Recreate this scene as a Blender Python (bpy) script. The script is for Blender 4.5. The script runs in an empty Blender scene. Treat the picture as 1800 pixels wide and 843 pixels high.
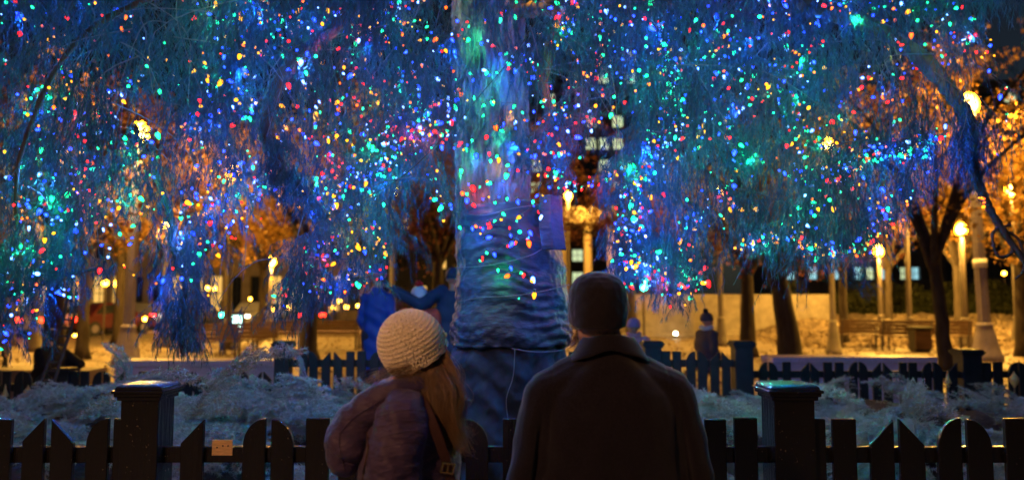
import bpy, bmesh, math, random
import numpy as np
from mathutils import Vector, Matrix, Euler
R = math.radians
random.seed(7); RNG = np.random.default_rng(7)
SC = bpy.context.scene
COL = SC.collection
# ------------------------------------------------------------------ camera, world, sun, exposure
CAMH, FPX = 1.62, 1360.0
PITCH = math.atan(103.5 / FPX)
cam = bpy.data.cameras.new('camera'); cam.lens = FPX / 1800 * 36; cam.sensor_width = 36
cam.clip_start = 0.05; cam.clip_end = 2000
cam.dof.use_dof = True; cam.dof.focus_distance = 3.65; cam.dof.aperture_fstop = 1.45
camo = bpy.data.objects.new('camera', cam); COL.objects.link(camo)
camo.location = (0, 0, CAMH); camo.rotation_euler = (R(90) + PITCH, 0, 0)
SC.camera = camo
def P(px, py, Y):
    """point at depth Y seen at photo pixel (px, py) of 1800 x 843"""
    x = (px - 900) / FPX; y = -(py - 421.5) / FPX
    yd = math.cos(PITCH) - y * math.sin(PITCH); zd = math.sin(PITCH) + y * math.cos(PITCH)
    t = Y / yd
    return Vector((x * t, Y, CAMH + zd * t))
SUN_EL, SUN_AZ = 34, 218      # warm light comes from behind the camera, left
w = bpy.data.worlds.new('World'); SC.world = w; w.use_nodes = True
nt = w.node_tree; bg = nt.nodes['Background']
sky = nt.nodes.new('ShaderNodeTexSky'); sky.sky_type = 'NISHITA'; sky.sun_disc = False
sky.sun_elevation = R(SUN_EL); sky.sun_rotation = R(SUN_AZ)
nt.links.new(sky.outputs[0], bg.inputs[0]); bg.inputs[1].default_value = 0.004
sl = bpy.data.lights.new('sun', 'SUN'); sl.energy = .08; sl.angle = R(8); sl.color = (1, .47, .20)
so = bpy.data.objects.new('sun', sl); COL.objects.link(so)
az = R(SUN_AZ); el = R(SUN_EL)
sd = Vector((math.sin(az) * math.cos(el), math.cos(az) * math.cos(el), math.sin(el)))
so.rotation_euler = sd.to_track_quat('Z', 'Y').to_euler()
SC.view_settings.view_transform = 'Standard'; SC.view_settings.look = 'None'
SC.view_settings.exposure = 0.0; SC.view_settings.gamma = 1
SC.render.engine = 'CYCLES'
cy = SC.cycles
cy.use_denoising = True; cy.denoiser = 'OPENIMAGEDENOISE'
cy.max_bounces = 5; cy.diffuse_bounces = 2; cy.glossy_bounces = 3; cy.transparent_max_bounces = 4
cy.sample_clamp_indirect = 2.0; cy.sample_clamp_direct = 0; cy.use_light_tree = True
cy.caustics_reflective = False; cy.caustics_refractive = False
# ------------------------------------------------------------------ materials
MATS = {}
def mat(name, col, rough=.8, spec=.3, metal=0, noise=None, bump=None, sheen=0, emit=None, strength=0, extra=None, coat=0):
    """noise=(scale, amount, stretch xyz); bump=(scale, strength, dist)"""
    if name in MATS: return MATS[name]
    m = bpy.data.materials.new(name); m.use_nodes = True; t = m.node_tree
    b = t.nodes['Principled BSDF']
    b.inputs['Base Color'].default_value = (*col, 1); b.inputs['Roughness'].default_value = rough
    b.inputs['Specular IOR Level'].default_value = spec; b.inputs['Metallic'].default_value = metal
    b.inputs['Coat Weight'].default_value = coat
    if sheen:
        b.inputs['Sheen Weight'].default_value = sheen; b.inputs['Sheen Roughness'].default_value = .5
    tc = t.nodes.new('ShaderNodeTexCoord')
    def mapped(scale):
        mp = t.nodes.new('ShaderNodeMapping'); mp.inputs['Scale'].default_value = scale
        t.links.new(tc.outputs['Object'], mp.inputs[0]); return mp
    if noise:
        sc_, amt = noise[0], noise[1]; st = noise[2] if len(noise) > 2 else (1, 1, 1)
        mp = mapped(st)
        n = t.nodes.new('ShaderNodeTexNoise'); n.inputs['Scale'].default_value = sc_; n.inputs['Detail'].default_value = 6
        n.inputs['Roughness'].default_value = .65
        t.links.new(mp.outputs[0], n.inputs[0])
        mr = t.nodes.new('ShaderNodeMapRange'); mr.inputs[1].default_value = .3; mr.inputs[2].default_value = .7
        mr.inputs[3].default_value = 1 - amt; mr.inputs[4].default_value = 1 + amt
        t.links.new(n.outputs[0], mr.inputs[0])
        mx = t.nodes.new('ShaderNodeVectorMath'); mx.operation = 'SCALE'; mx.inputs[0].default_value = col
        t.links.new(mr.outputs[0], mx.inputs['Scale']); t.links.new(mx.outputs[0], b.inputs['Base Color'])
        rr = t.nodes.new('ShaderNodeMapRange'); rr.inputs[3].default_value = min(1, rough * 1.15); rr.inputs[4].default_value = rough * .8
        t.links.new(n.outputs[0], rr.inputs[0]); t.links.new(rr.outputs[0], b.inputs['Roughness'])
    if bump:
        st = bump[3] if len(bump) > 3 else (1, 1, 1)
        mp = mapped(st)
        n2 = t.nodes.new('ShaderNodeTexNoise'); n2.inputs['Scale'].default_value = bump[0]; n2.inputs['Detail'].default_value = 5
        t.links.new(mp.outputs[0], n2.inputs[0])
        bp = t.nodes.new('ShaderNodeBump'); bp.inputs['Strength'].default_value = bump[1]; bp.inputs['Distance'].default_value = bump[2]
        t.links.new(n2.outputs[0], bp.inputs['Height']); t.links.new(bp.outputs[0], b.inputs['Normal'])
    if emit:
        b.inputs['Emission Color'].default_value = (*emit, 1); b.inputs['Emission Strength'].default_value = strength
    if extra: extra(m, t, b, tc)
    MATS[name] = m
    return m
def leafmat(name, c1, c2, rough=.6, trans=0.0):
    m = bpy.data.materials.new(name); m.use_nodes = True; t = m.node_tree; b = t.nodes['Principled BSDF']
    b.inputs['Roughness'].default_value = rough; b.inputs['Specular IOR Level'].default_value = .25
    g = t.nodes.new('ShaderNodeNewGeometry')
    cr = t.nodes.new('ShaderNodeMix'); cr.data_type = 'RGBA'
    cr.inputs[6].default_value = (*c1, 1); cr.inputs[7].default_value = (*c2, 1)
    n = t.nodes.new('ShaderNodeTexNoise'); n.inputs['Scale'].default_value = 2.2; n.inputs['Detail'].default_value = 3
    tc = t.nodes.new('ShaderNodeTexCoord'); t.links.new(tc.outputs['Object'], n.inputs[0])
    md = t.nodes.new('ShaderNodeMath'); md.operation = 'MULTIPLY_ADD'; md.inputs[1].default_value = .5
    t.links.new(g.outputs['Random Per Island'], md.inputs[0])
    mr = t.nodes.new('ShaderNodeMapRange'); mr.inputs[1].default_value = .35; mr.inputs[2].default_value = .65; mr.inputs[4].default_value = .5
    t.links.new(n.outputs[0], mr.inputs[0]); t.links.new(mr.outputs[0], md.inputs[2])
    t.links.new(md.outputs[0], cr.inputs[0]); t.links.new(cr.outputs[2], b.inputs['Base Color'])
    if trans:
        tr = t.nodes.new('ShaderNodeBsdfTranslucent'); ms = t.nodes.new('ShaderNodeMixShader'); ms.inputs[0].default_value = trans
        t.links.new(cr.outputs[2], tr.inputs[0]); t.links.new(b.outputs[0], ms.inputs[1]); t.links.new(tr.outputs[0], ms.inputs[2])
        t.links.new(ms.outputs[0], t.nodes['Material Output'].inputs[0])
    return m
def bulbmat(name, col, core, s):
    """LED bulb: hot pale core seen straight on, saturated plastic towards the rim"""
    m = bpy.data.materials.new(name); m.use_nodes = True; t = m.node_tree
    for n in list(t.nodes): t.nodes.remove(n)
    lw = t.nodes.new('ShaderNodeLayerWeight'); lw.inputs[0].default_value = .5
    mr = t.nodes.new('ShaderNodeMapRange'); mr.inputs[1].default_value = .05; mr.inputs[2].default_value = .45
    mx = t.nodes.new('ShaderNodeMix'); mx.data_type = 'RGBA'; mx.inputs[6].default_value = (*core, 1); mx.inputs[7].default_value = (*col, 1)
    t.links.new(lw.outputs['Facing'], mr.inputs[0]); t.links.new(mr.outputs[0], mx.inputs[0])
    e = t.nodes.new('ShaderNodeEmission'); e.inputs[1].default_value = s; t.links.new(mx.outputs[2], e.inputs[0])
    o = t.nodes.new('ShaderNodeOutputMaterial'); t.links.new(e.outputs[0], o.inputs[0]); return m
def emat(name, col, s):
    m = bpy.data.materials.new(name); m.use_nodes = True; t = m.node_tree
    for n in list(t.nodes): t.nodes.remove(n)
    e = t.nodes.new('ShaderNodeEmission'); e.inputs[0].default_value = (*col, 1); e.inputs[1].default_value = s
    o = t.nodes.new('ShaderNodeOutputMaterial'); t.links.new(e.outputs[0], o.inputs[0]); return m
FOL = leafmat('conifer_needles', (.008, .062, .082), (.036, .066, .11), .55, .25)
BOUGH = leafmat('fir_needles', (.12, .19, .17), (.32, .31, .29), .5)
AUT = leafmat('oak_leaves', (.24, .12, .025), (.40, .23, .05), .65, .3)
AUT2 = leafmat('red_leaves', (.11, .035, .018), (.18, .07, .03), .65, .3)
HEDGE = leafmat('hedge_leaves', (.025, .035, .012), (.05, .055, .02), .7)
LITTER = leafmat('dry_leaves', (.20, .15, .10), (.36, .29, .21), .8)
BARK = mat('bark', (.045, .035, .03), .85, .2, noise=(9, .45, (1, 1, .25)), bump=(22, .9, .02, (1, 1, .22)))
BBARK = mat('pale_bark', (.085, .075, .08), .8, .25, noise=(9, .7, (1, 1, .35)), bump=(20, 1.0, .05, (1, 1, .3)))
TWIG = mat('twig_bark', (.07, .075, .10), .7, .3)
def chips(m, t, b, tc):
    old = b.inputs['Base Color'].links[0].from_socket
    n = t.nodes.new('ShaderNodeTexNoise'); n.inputs['Scale'].default_value = 75; n.inputs['Detail'].default_value = 3
    t.links.new(tc.outputs['Object'], n.inputs[0])
    r_ = t.nodes.new('ShaderNodeMapRange'); r_.inputs[1].default_value = .70; r_.inputs[2].default_value = .73
    t.links.new(n.outputs[0], r_.inputs[0])
    x = t.nodes.new('ShaderNodeMix'); x.data_type = 'RGBA'; x.inputs[7].default_value = (.16, .12, .08, 1)
    t.links.new(r_.outputs[0], x.inputs[0]); t.links.new(old, x.inputs[6]); t.links.new(x.outputs[2], b.inputs['Base Color'])
FENCE = mat('black_painted_wood', (.009, .0085, .0085), .24, .7, noise=(5, .35, (1, 1, .2)), bump=(60, .6, .004, (1, 1, .12)), extra=chips)
FENCE2 = mat('weathered_dark_green_wood', (.009, .012, .015), .55, .4, noise=(8, .4), bump=(40, .4, .004))
BARE = mat('bare_wood', (.62, .40, .20), .6, .3, noise=(30, .25, (1, 1, 6)))
def groundx(m, t, b, tc):
    pass
PLAZA = mat('plaza_concrete', (.22, .18, .15), .6, .4, noise=(.8, .35), bump=(30, .3, .01))
ASPH = mat('asphalt', (.05, .05, .05), .6, .4, noise=(3, .3))
SOIL = mat('bed_soil', (.04, .035, .035), .95, .1, noise=(6, .5), bump=(25, .8, .04))
GRAN = mat('granite', (.58, .44, .56), .5, .4, noise=(40, .25), bump=(80, .2, .002))
CONC = mat('board_marked_concrete', (.25, .22, .19), .75, .3, noise=(2.5, .3), bump=(20, .3, .006))
STONE = mat('limestone', (.45, .36, .24), .75, .3, noise=(1.2, .2))
DARKB = mat('dark_cladding', (.035, .035, .045), .5, .4, noise=(1, .3))
GLASSD = mat('dark_glass', (.02, .025, .035), .12, .6)
POLE = mat('grey_painted_steel', (.20, .17, .24), .45, .5, noise=(6, .18), bump=(40, .15, .002))
BPOLE = mat('dark_painted_iron', (.07, .055, .05), .5, .5, noise=(6, .2))
SHADEM = mat('shade_metal', (.20, .16, .12), .5, .5)
TARP = mat('navy_tarpaulin', (.007, .017, .036), .55, .4, noise=(5, .35), bump=(14, .6, .02, (1, 1, 2.5)))
BURLAP = mat('faded_burlap', (.018, .028, .048), .9, .15, noise=(7, .4), bump=(260, .6, .004))
ROPE = mat('rope', (.10, .10, .12), .8, .2)
CABLE = mat('green_cable', (.02, .035, .02), .5, .4)
RUBBER = mat('black_rubber', (.015, .015, .015), .5, .4)
SKIN = mat('skin', (.50, .27, .18), .5, .35, noise=(60, .08), bump=(140, .15, .001))
def knit(m, t, b, tc):
    wv = t.nodes.new('ShaderNodeTexWave'); wv.inputs['Scale'].default_value = 90; wv.bands_direction = 'X'; wv.inputs['Distortion'].default_value = .8
    t.links.new(tc.outputs['Object'], wv.inputs[0])
    n = t.nodes.new('ShaderNodeTexNoise'); n.inputs['Scale'].default_value = 350; t.links.new(tc.outputs['Object'], n.inputs[0])
    ad = t.nodes.new('ShaderNodeMath'); ad.operation = 'ADD'; t.links.new(wv.outputs[1], ad.inputs[0]); t.links.new(n.outputs[0], ad.inputs[1])
    bp = t.nodes.new('ShaderNodeBump'); bp.inputs['Strength'].default_value = .5; bp.inputs['Distance'].default_value = .002
    t.links.new(ad.outputs[0], bp.inputs['Height']); t.links.new(bp.outputs[0], b.inputs['Normal'])
BEANIE = mat('charcoal_knit', (.012, .009, .015), .95, .12, sheen=.25, noise=(120, .35), extra=knit)
def wool(m, t, b, tc):
    n = t.nodes.new('ShaderNodeTexNoise'); n.inputs['Scale'].default_value = 420; n.inputs['Detail'].default_value = 4
    t.links.new(tc.outputs['Object'], n.inputs[0])
    sx = t.nodes.new('ShaderNodeSeparateXYZ'); t.links.new(tc.outputs['Object'], sx.inputs[0])
    def M_(op, a, v=None, v2=None):
        k = t.nodes.new('ShaderNodeMath'); k.operation = op
        t.links.new(a, k.inputs[0])
        if v is not None: k.inputs[1].default_value = v
        return k.outputs[0]
    a = M_('ABSOLUTE', sx.outputs[0]); g = M_('LESS_THAN', a, .0022)
    g2 = M_('MULTIPLY', g, -1.6)
    ad = t.nodes.new('ShaderNodeMath'); ad.operation = 'ADD'; t.links.new(n.outputs[0], ad.inputs[0]); t.links.new(g2, ad.inputs[1])
    bp = t.nodes.new('ShaderNodeBump'); bp.inputs['Strength'].default_value = .55; bp.inputs['Distance'].default_value = .0018
    t.links.new(ad.outputs[0], bp.inputs['Height']); t.links.new(bp.outputs[0], b.inputs['Normal'])
COAT = mat('dark_wool', (.011, .0085, .015), .95, .10, sheen=.25, noise=(150, .4), extra=wool)
JACKET = mat('plum_nylon', (.055, .033, .088), .6, .3, sheen=.15, noise=(12, .14), bump=(30, .9, .010, (1, 1, 2.2)))
YARN = mat('cream_yarn', (.80, .69, .52), .95, .1, sheen=.4, noise=(260, .16), bump=(600, .5, .001))
HAIRM = mat('brown_hair', (.19, .11, .058), .36, .5, noise=(40, .35, (1, 1, .1)))
BEARD = mat('beard_hair', (.16, .08, .05), .5, .4)
LEATHER = mat('brown_leather', (.055, .022, .016), .45, .5, noise=(60, .2))
BRASS = mat('brass', (.75, .50, .18), .25, .5, metal=1)
BLUEJ = mat('royal_blue_nylon', (.012, .06, .34), .55, .35, noise=(5, .15), bump=(18, .4, .01))
NAVYJ = mat('navy_cloth', (.02, .05, .11), .7, .3, noise=(5, .2), bump=(18, .4, .01))
BLACKJ = mat('black_cloth', (.012, .012, .018), .8, .2, bump=(16, .4, .01))
GREYJ = mat('charcoal_cloth', (.07, .06, .08), .8, .2, bump=(16, .4, .01))
ORNG = mat('coral_cloth', (.50, .10, .07), .8, .2, bump=(18, .4, .01))
PINKJ = mat('pink_cloth', (.55, .32, .42), .8, .2, bump=(25, .4, .006))
LILAC = mat('lilac_knit', (.38, .26, .55), .9, .2, bump=(80, .4, .003))
BLUEK = mat('blue_knit', (.05, .15, .50), .9, .2, bump=(90, .5, .004))
WHITEK = mat('white_knit', (.55, .62, .72), .9, .2, bump=(90, .5, .004))
REDK = mat('red_knit', (.45, .03, .03), .9, .2, bump=(90, .5, .004))
DENIM = mat('dark_denim', (.03, .035, .06), .85, .2)
BOOT = mat('boot_leather', (.02, .018, .016), .5, .4)
EYE = mat('eye', (.03, .02, .02), .2, .5)
WHITEP = mat('white_paint', (.7, .68, .66), .5, .4)
BINM = mat('bin_metal', (.03, .025, .02), .5, .4)
BENCHW = mat('bench_wood', (.10, .055, .03), .6, .3, noise=(10, .3, (.2, 1, 1)))
# ------------------------------------------------------------------ object helpers
def link(o, parent=None):
    COL.objects.link(o)
    if parent is not None: o.parent = parent
    return o
def tag(o, label=None, cat=None, group=None, kind=None):
    if label: o['label'] = label
    if cat: o['category'] = cat
    if group: o['group'] = group
    if kind: o['kind'] = kind
    return o
def empty(name, loc=(0, 0, 0), rz=0, **k):
    o = bpy.data.objects.new(name, None); o.location = loc; o.rotation_euler = (0, 0, rz); link(o); return tag(o, **k)
def fast_mesh(name, V, F, mats, smooth=False, midx=None):
    """V (n,3) array, F (m,3) or (m,4) array"""
    V = np.asarray(V, dtype=np.float32); F = np.asarray(F, dtype=np.int32)
    me = bpy.data.meshes.new(name); me.vertices.add(len(V)); me.vertices.foreach_set('co', V.ravel())
    k = F.shape[1]; me.loops.add(F.size); me.loops.foreach_set('vertex_index', F.ravel())
    me.polygons.add(len(F)); me.polygons.foreach_set('loop_start', np.arange(0, F.size, k, dtype=np.int32))
    me.polygons.foreach_set('loop_total', np.full(len(F), k, dtype=np.int32))
    if smooth: me.polygons.foreach_set('use_smooth', np.ones(len(F), dtype=bool))
    for m in (mats if isinstance(mats, (list, tuple)) else [mats]): me.materials.append(m)
    if midx is not None: me.polygons.foreach_set('material_index', np.asarray(midx, dtype=np.int32))
    me.update(calc_edges=True); return me
class MB:
    """collects simple solids into one mesh"""
    def __init__(s): s.v = []; s.f = []; s.m = []; s.cur = 0
    def add(s, vs, fs):
        o = len(s.v); s.v += [tuple(v) for v in vs]
        for f in fs: s.f.append(tuple(i + o for i in f)); s.m.append(s.cur)
        return s
    def box(s, x0, x1, y0, y1, z0, z1, bev=0, M=None):
        if bev:
            b = min(bev, (x1-x0)*.45, (y1-y0)*.45, (z1-z0)*.45)
            # chamfer the vertical and horizontal edges with a rounded-box point set
            bm = bmesh.new(); bmesh.ops.create_cube(bm, size=1)
            for v in bm.verts: v.co = Vector(((x0+x1)/2 + v.co.x*(x1-x0), (y0+y1)/2 + v.co.y*(y1-y0), (z0+z1)/2 + v.co.z*(z1-z0)))
            bmesh.ops.bevel(bm, geom=bm.edges[:], offset=b, segments=1, affect='EDGES')
            bm.verts.index_update()
            vs = [v.co.copy() for v in bm.verts]; fs = [[v.index for v in f.verts] for f in bm.faces]; bm.free()
        else:
            vs = [Vector(p) for p in ((x0,y0,z0),(x1,y0,z0),(x1,y1,z0),(x0,y1,z0),(x0,y0,z1),(x1,y0,z1),(x1,y1,z1),(x0,y1,z1))]
            fs = [(3,2,1,0),(4,5,6,7),(0,1,5,4),(1,2,6,5),(2,3,7,6),(3,0,4,7)]
        if M is not None: vs = [M @ v for v in vs]
        return s.add(vs, fs)
    def prism(s, poly, y0, y1):
        """poly: list of (x,z), extruded along y"""
        n = len(poly)
        vs = [(x, y0, z) for x, z in poly] + [(x, y1, z) for x, z in poly]
        fs = [tuple(range(n)), tuple(range(2*n-1, n-1, -1))] + [((i+1) % n, i, n+i, n+(i+1) % n) for i in range(n)]
        return s.add(vs, fs)
    def rings(s, rings, cap=True):
        """rings: list of lists of points, equal length"""
        n = len(rings[0]); vs = [p for r in rings for p in r]; fs = []
        for k in range(len(rings) - 1):
            for i in range(n):
                a = k*n + i; b = k*n + (i+1) % n
                fs.append((a, b, b+n, a+n))
        if cap:
            c0 = sum((Vector(p) for p in rings[0]), Vector()) / n; c1 = sum((Vector(p) for p in rings[-1]), Vector()) / n
            i0 = len(vs); vs += [c0, c1]; L = (len(rings)-1)*n
            for i in range(n):
                fs.append((i0, (i+1) % n, i)); fs.append((i0+1, L+i, L+(i+1) % n))
        return s.add(vs, fs)
    def tube(s, pts, rad, n=8, cap=True, sx=1.0):
        pts = [Vector(p) for p in pts]
        if not hasattr(rad, '__len__'): rad = [rad] * len(pts)
        up = None; rs = []
        for i, p in enumerate(pts):
            d = (pts[min(i+1, len(pts)-1)] - pts[max(i-1, 0)])
            d = d.normalized() if d.length > 1e-9 else Vector((0, 0, 1))
            if up is None:
                up = Vector((0, 1, 0)) if abs(d.y) < .9 else Vector((1, 0, 0))
            a = (up - d * up.dot(d)).normalized(); up = a; b = d.cross(a)
            rs.append([p + (a*math.cos(t)*sx + b*math.sin(t)) * rad[i] for t in [2*math.pi*k/n for k in range(n)]])
        return s.rings(rs, cap)
    def lathe(s, prof, n=20, c=(0, 0, 0)):
        c = Vector(c)
        return s.rings([[c + Vector((r*math.cos(2*math.pi*k/n), r*math.sin(2*math.pi*k/n), z)) for k in range(n)] for r, z in prof])
    def loft(s, secs, n=28, pw=2.3):
        """secs: (cx,cy,z,halfx,halfy) superellipse rings"""
        rs = []
        for cx, cy_, z, hx, hy in secs:
            r = []
            for k in range(n):
                t = 2*math.pi*k/n; c, q = math.cos(t), math.sin(t)
                r.append(Vector((cx + hx*math.copysign(abs(c)**(2/pw), c), cy_ + hy*math.copysign(abs(q)**(2/pw), q), z)))
            rs.append(r)
        return s.rings(rs)
    def capsule(s, p0, r0, p1, r1, n=16):
        p0, p1 = Vector(p0), Vector(p1); d = (p1-p0)
        d = d.normalized() if d.length > 1e-6 else Vector((0, 0, 1))
        pts, rad = [], []
        for a in (85, 60, 35, 15): pts.append(p0 - d*r0*math.sin(R(a))); rad.append(r0*math.cos(R(a)))
        pts.append(p0); rad.append(r0); pts.append(p1); rad.append(r1)
        for a in (15, 35, 60, 85): pts.append(p1 + d*r1*math.sin(R(a))); rad.append(r1*math.cos(R(a)))
        return s.tube(pts, rad, n)
    def chain(s, nodes, n=16):
        for (a, ra), (b, rb) in zip(nodes[:-1], nodes[1:]): s.capsule(a, ra, b, rb, n)
        return s
    def ball(s, c, rx, ry=None, rz=None, M=None, n=14, m=10):
        ry = ry or rx; rz = rz or rx; c = Vector(c); rs = []
        for j in range(1, m):
            t = math.pi*j/m
            r = []
            for k in range(n):
                p = Vector((rx*math.sin(t)*math.cos(2*math.pi*k/n), ry*math.sin(t)*math.sin(2*math.pi*k/n), -rz*math.cos(t)))
                if M is not None: p = M @ p
                r.append(c + p)
            rs.append(r)
        return s.rings(rs)
    def mesh(s, name, mats, smooth=True):
        me = bpy.data.meshes.new(name); me.from_pydata([tuple(v) for v in s.v], [], s.f)
        for m in (mats if isinstance(mats, (list, tuple)) else [mats]): me.materials.append(m)
        me.polygons.foreach_set('material_index', s.m)
        if smooth: me.polygons.foreach_set('use_smooth', [True]*len(me.polygons))
        me.update(); return me
    def build(s, name, mats, parent=None, smooth=False, angle=None, voxel=None, it=0, fn=None):
        me = s.mesh(name, mats, smooth or bool(voxel)); 
        bm = bmesh.new(); bm.from_mesh(me); bmesh.ops.recalc_face_normals(bm, faces=bm.faces[:]); bm.to_mesh(me); bm.free()
        o = link(bpy.data.objects.new(name, me), parent)
        if voxel:
            md = o.modifiers.new('remesh', 'REMESH'); md.mode = 'VOXEL'; md.voxel_size = voxel; md.use_smooth_shade = True
            if it:
                m2 = o.modifiers.new('smooth', 'SMOOTH'); m2.iterations = it; m2.factor = .5
            dg = bpy.context.evaluated_depsgraph_get()
            me2 = bpy.data.meshes.new_from_object(o.evaluated_get(dg))
            o.modifiers.clear(); o.data = me2; me2.name = name
            if not me2.materials:
                for m in (mats if isinstance(mats, (list, tuple)) else [mats]): me2.materials.append(m)
            if fn:
                n = len(me2.vertices); co = np.empty(n*3, np.float32); me2.vertices.foreach_get('co', co); co = co.reshape(-1, 3)
                no = np.empty(n*3, np.float32); me2.vertex_normals.foreach_get('vector', no); no = no.reshape(-1, 3)
                co = co + no * fn(co, no)[:, None]; me2.vertices.foreach_set('co', co.ravel().astype(np.float32)); me2.update()
            me2.polygons.foreach_set('use_smooth', [True]*len(me2.polygons))
        return o
def copy_tree(o, parent=None, loc=None, rz=None):
    c = o.copy(); COL.objects.link(c); c.parent = parent
    if loc is not None: c.location = loc
    if rz is not None: c.rotation_euler = (0, 0, rz)
    for ch in list(o.children): copy_tree(ch, c)
    return c
def smoothline(pts, k=6):
    """Catmull-Rom through points"""
    pts = [Vector(p) for p in pts]; out = []
    for i in range(len(pts)-1):
        a = pts[max(i-1, 0)]; b = pts[i]; c = pts[i+1]; d = pts[min(i+2, len(pts)-1)]
        for j in range(k):
            t = j/k
            out.append(.5*((2*b) + (c-a)*t + (2*a-5*b+4*c-d)*t*t + (3*b-a-3*c+d)*t**3))
    out.append(pts[-1]); return out
def wob(co, s, seed=0):
    """cheap smooth noise in about -1..1"""
    x, y, z = co[:, 0]*s, co[:, 1]*s, co[:, 2]*s
    return (np.sin(x*1.7 + 2.1*np.sin(y*1.3+seed) + seed) + np.sin(y*2.3 + 1.7*np.sin(z*1.1+seed*2)) + np.sin(z*1.9 + 1.9*np.sin(x*1.5+seed*3)+1.3)) / 3

# ------------------------------------------------------------------ setting: ground
def sheet(name, x0, x1, y0, y1, z, m, nx=1, ny=1, hf=None):
    X, Y = np.meshgrid(np.linspace(x0, x1, nx+1), np.linspace(y0, y1, ny+1))
    Z = np.full_like(X, z) if hf is None else hf(X, Y)
    V = np.stack([X, Y, Z], -1).reshape(-1, 3); i = np.arange(nx*ny); a = (i // nx)*(nx+1) + i % nx
    F = np.stack([a, a+1, a+nx+2, a+nx+1], -1)
    o = link(bpy.data.objects.new(name, fast_mesh(name, V, F, m, smooth=hf is not None))); return tag(o, kind='structure')
ground = sheet('ground', -400, 400, -60, 900, -.012, mat('far_ground', (.12, .10, .08), .9, noise=(.3, .3)))
sheet('plaza', -60, 60, -20, 37, 0, PLAZA)
sheet('road', -120, 120, 39, 53, -.006, ASPH)
kb = MB(); kb.box(-60, 60, 37, 37.3, -.1, .12, .02); tag(kb.build('kerb', GRAN), kind='structure')
# paving joints of the plaza, recessed tile courses close by
sheet('pavement', -60, 60, 53, 60, .06, CONC)
def bedh(X, Y):
    h = .60 + .07*np.sin(X*1.3+1)*np.cos(Y*1.1) + .05*np.sin(X*3.1+Y*2.3) + .03*np.sin(X*9)*np.cos(Y*8)
    h = h - .35*np.exp(-((X+.05)/.75)**2)
    e = np.clip((Y-3.65)/1.9, 0, 1)**.8*np.clip((7.7-Y)/.4, 0, 1)
    return .03 + h*e
sheet('planting_bed', -9, 9, 3.55, 7.7, 0, SOIL, 120, 50, bedh)

# ------------------------------------------------------------------ fences
def picket_poly(kind, x0, x1, ztop, zb):
    w_ = x1-x0
    if kind == 's': return [(x0, zb), (x1, zb), (x1, ztop), (x0, ztop)]
    if kind == '/': return [(x0, zb), (x1, zb), (x1, ztop), (x0, ztop-w_*1.05)]
    if kind == '\\': return [(x0, zb), (x1, zb), (x1, ztop-w_*1.05), (x0, ztop)]
    arc = [(math.cos(a), math.sin(a)) for a in [R(t) for t in range(0, 91, 10)]]
    if kind == ')': return [(x0, zb), (x1, zb)] + [(x0 + w_*c, ztop - w_*1.25 + w_*1.25*s_) for c, s_ in arc]
    if kind == '(': return [(x1, zb), (x0, zb)][::-1][::-1] and [(x0, zb), (x1, zb)] + [(x1 - w_*c, ztop - w_*1.25 + w_*1.25*s_) for c, s_ in arc][::-1]
def bevel_obj(o, wd, seg=1):
    m = o.modifiers.new('bevel', 'BEVEL'); m.width = wd; m.segments = seg; m.limit_method = 'ANGLE'
def fence_post(root, x0, x1, D, ztop, zb, dep, m):
    b = MB(); b.box(x0, x1, D, D+dep, zb, ztop-.055)
    o = b.build('post', m, root); bevel_obj(o, .005, 2)
    c = MB(); cx = (x0+x1)/2; cy_ = D+dep/2; h = (x1-x0)/2; hd = dep/2
    for e, z0, z1 in ((.012, .062, .045), (.022, .045, .030), (.030, .030, .018), (.018, .018, .006)):
        c.box(cx-h-e, cx+h+e, cy_-hd-e, cy_+hd+e, ztop-z0, ztop-z1+.0005)
    e = .018
    c.rings([[Vector((cx+sx*(h+q), cy_+sy*(hd+q), ztop+dz)) for sx, sy in ((-1,-1),(1,-1),(1,1),(-1,1))] for q, dz in ((e, -.006), (e-.006, 0), (0, .006))])
    co = c.build('cap', m, o); bevel_obj(co, .002)
    return o
def fence(name, label, sections, D, ztop, zb, zrail, posts, m, thick=.022, posttop=.13, group=None, patch=None, bev=.0025):
    root = empty(name, (0, D, 0), label=label, cat='fence', group=group)
    L = lambda px: (px-900)/FPX*D
    for kind, a, b_ in sections:
        jz = random.uniform(-.004, .004)
        mb = MB(); mb.prism(picket_poly(kind, L(a), L(b_), ztop+jz, zb), 0, thick)
        o = mb.build('picket', m, root); bevel_obj(o, bev)
        o.rotation_euler = (0, 0, 0)
    for z0, z1, xa, xb in zrail:
        mb = MB(); mb.box(L(xa), L(xb), thick+.002, thick+.04, z0, z1); o = mb.build('rail', m, root); bevel_obj(o, .003)
    for a, b_ in posts:
        fence_post(root, L(a), L(b_), -.035, ztop+posttop, zb, (L(b_)-L(a)), m)
    return root
DF = 3.4
zt = P(900, 735, DF).z; zr1 = P(900, 787, DF).z; zr0 = P(900, 815, DF).z
front = [('s', -38, -2), ('s', -8+2, 33), ('/', 53, 90), ('\\', 102, 141), ('(', 163, 201), (')', 210, 246),
         ('/', 327, 366), ('(', 434, 473), (')', 483, 522), ('s', 543, 583), ('s', 600, 640), ('/', 660, 700), ('\\', 708, 748), ('(', 772, 811), (')', 820, 859), ('s', 884, 924),
         ('s', 944, 984), ('/', 1004, 1044), ('\\', 1054, 1094), ('(', 1114, 1153), (')', 1163, 1202), ('s', 1234, 1271), ('s', 1285, 1325),
         ('s', 1404, 1443), ('s', 1455, 1496), ('/', 1520, 1561), ('\\', 1571, 1614), ('(', 1637, 1678), (')', 1688, 1731), ('s', 1754, 1796), ('s', 1808, 1850)]
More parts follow.
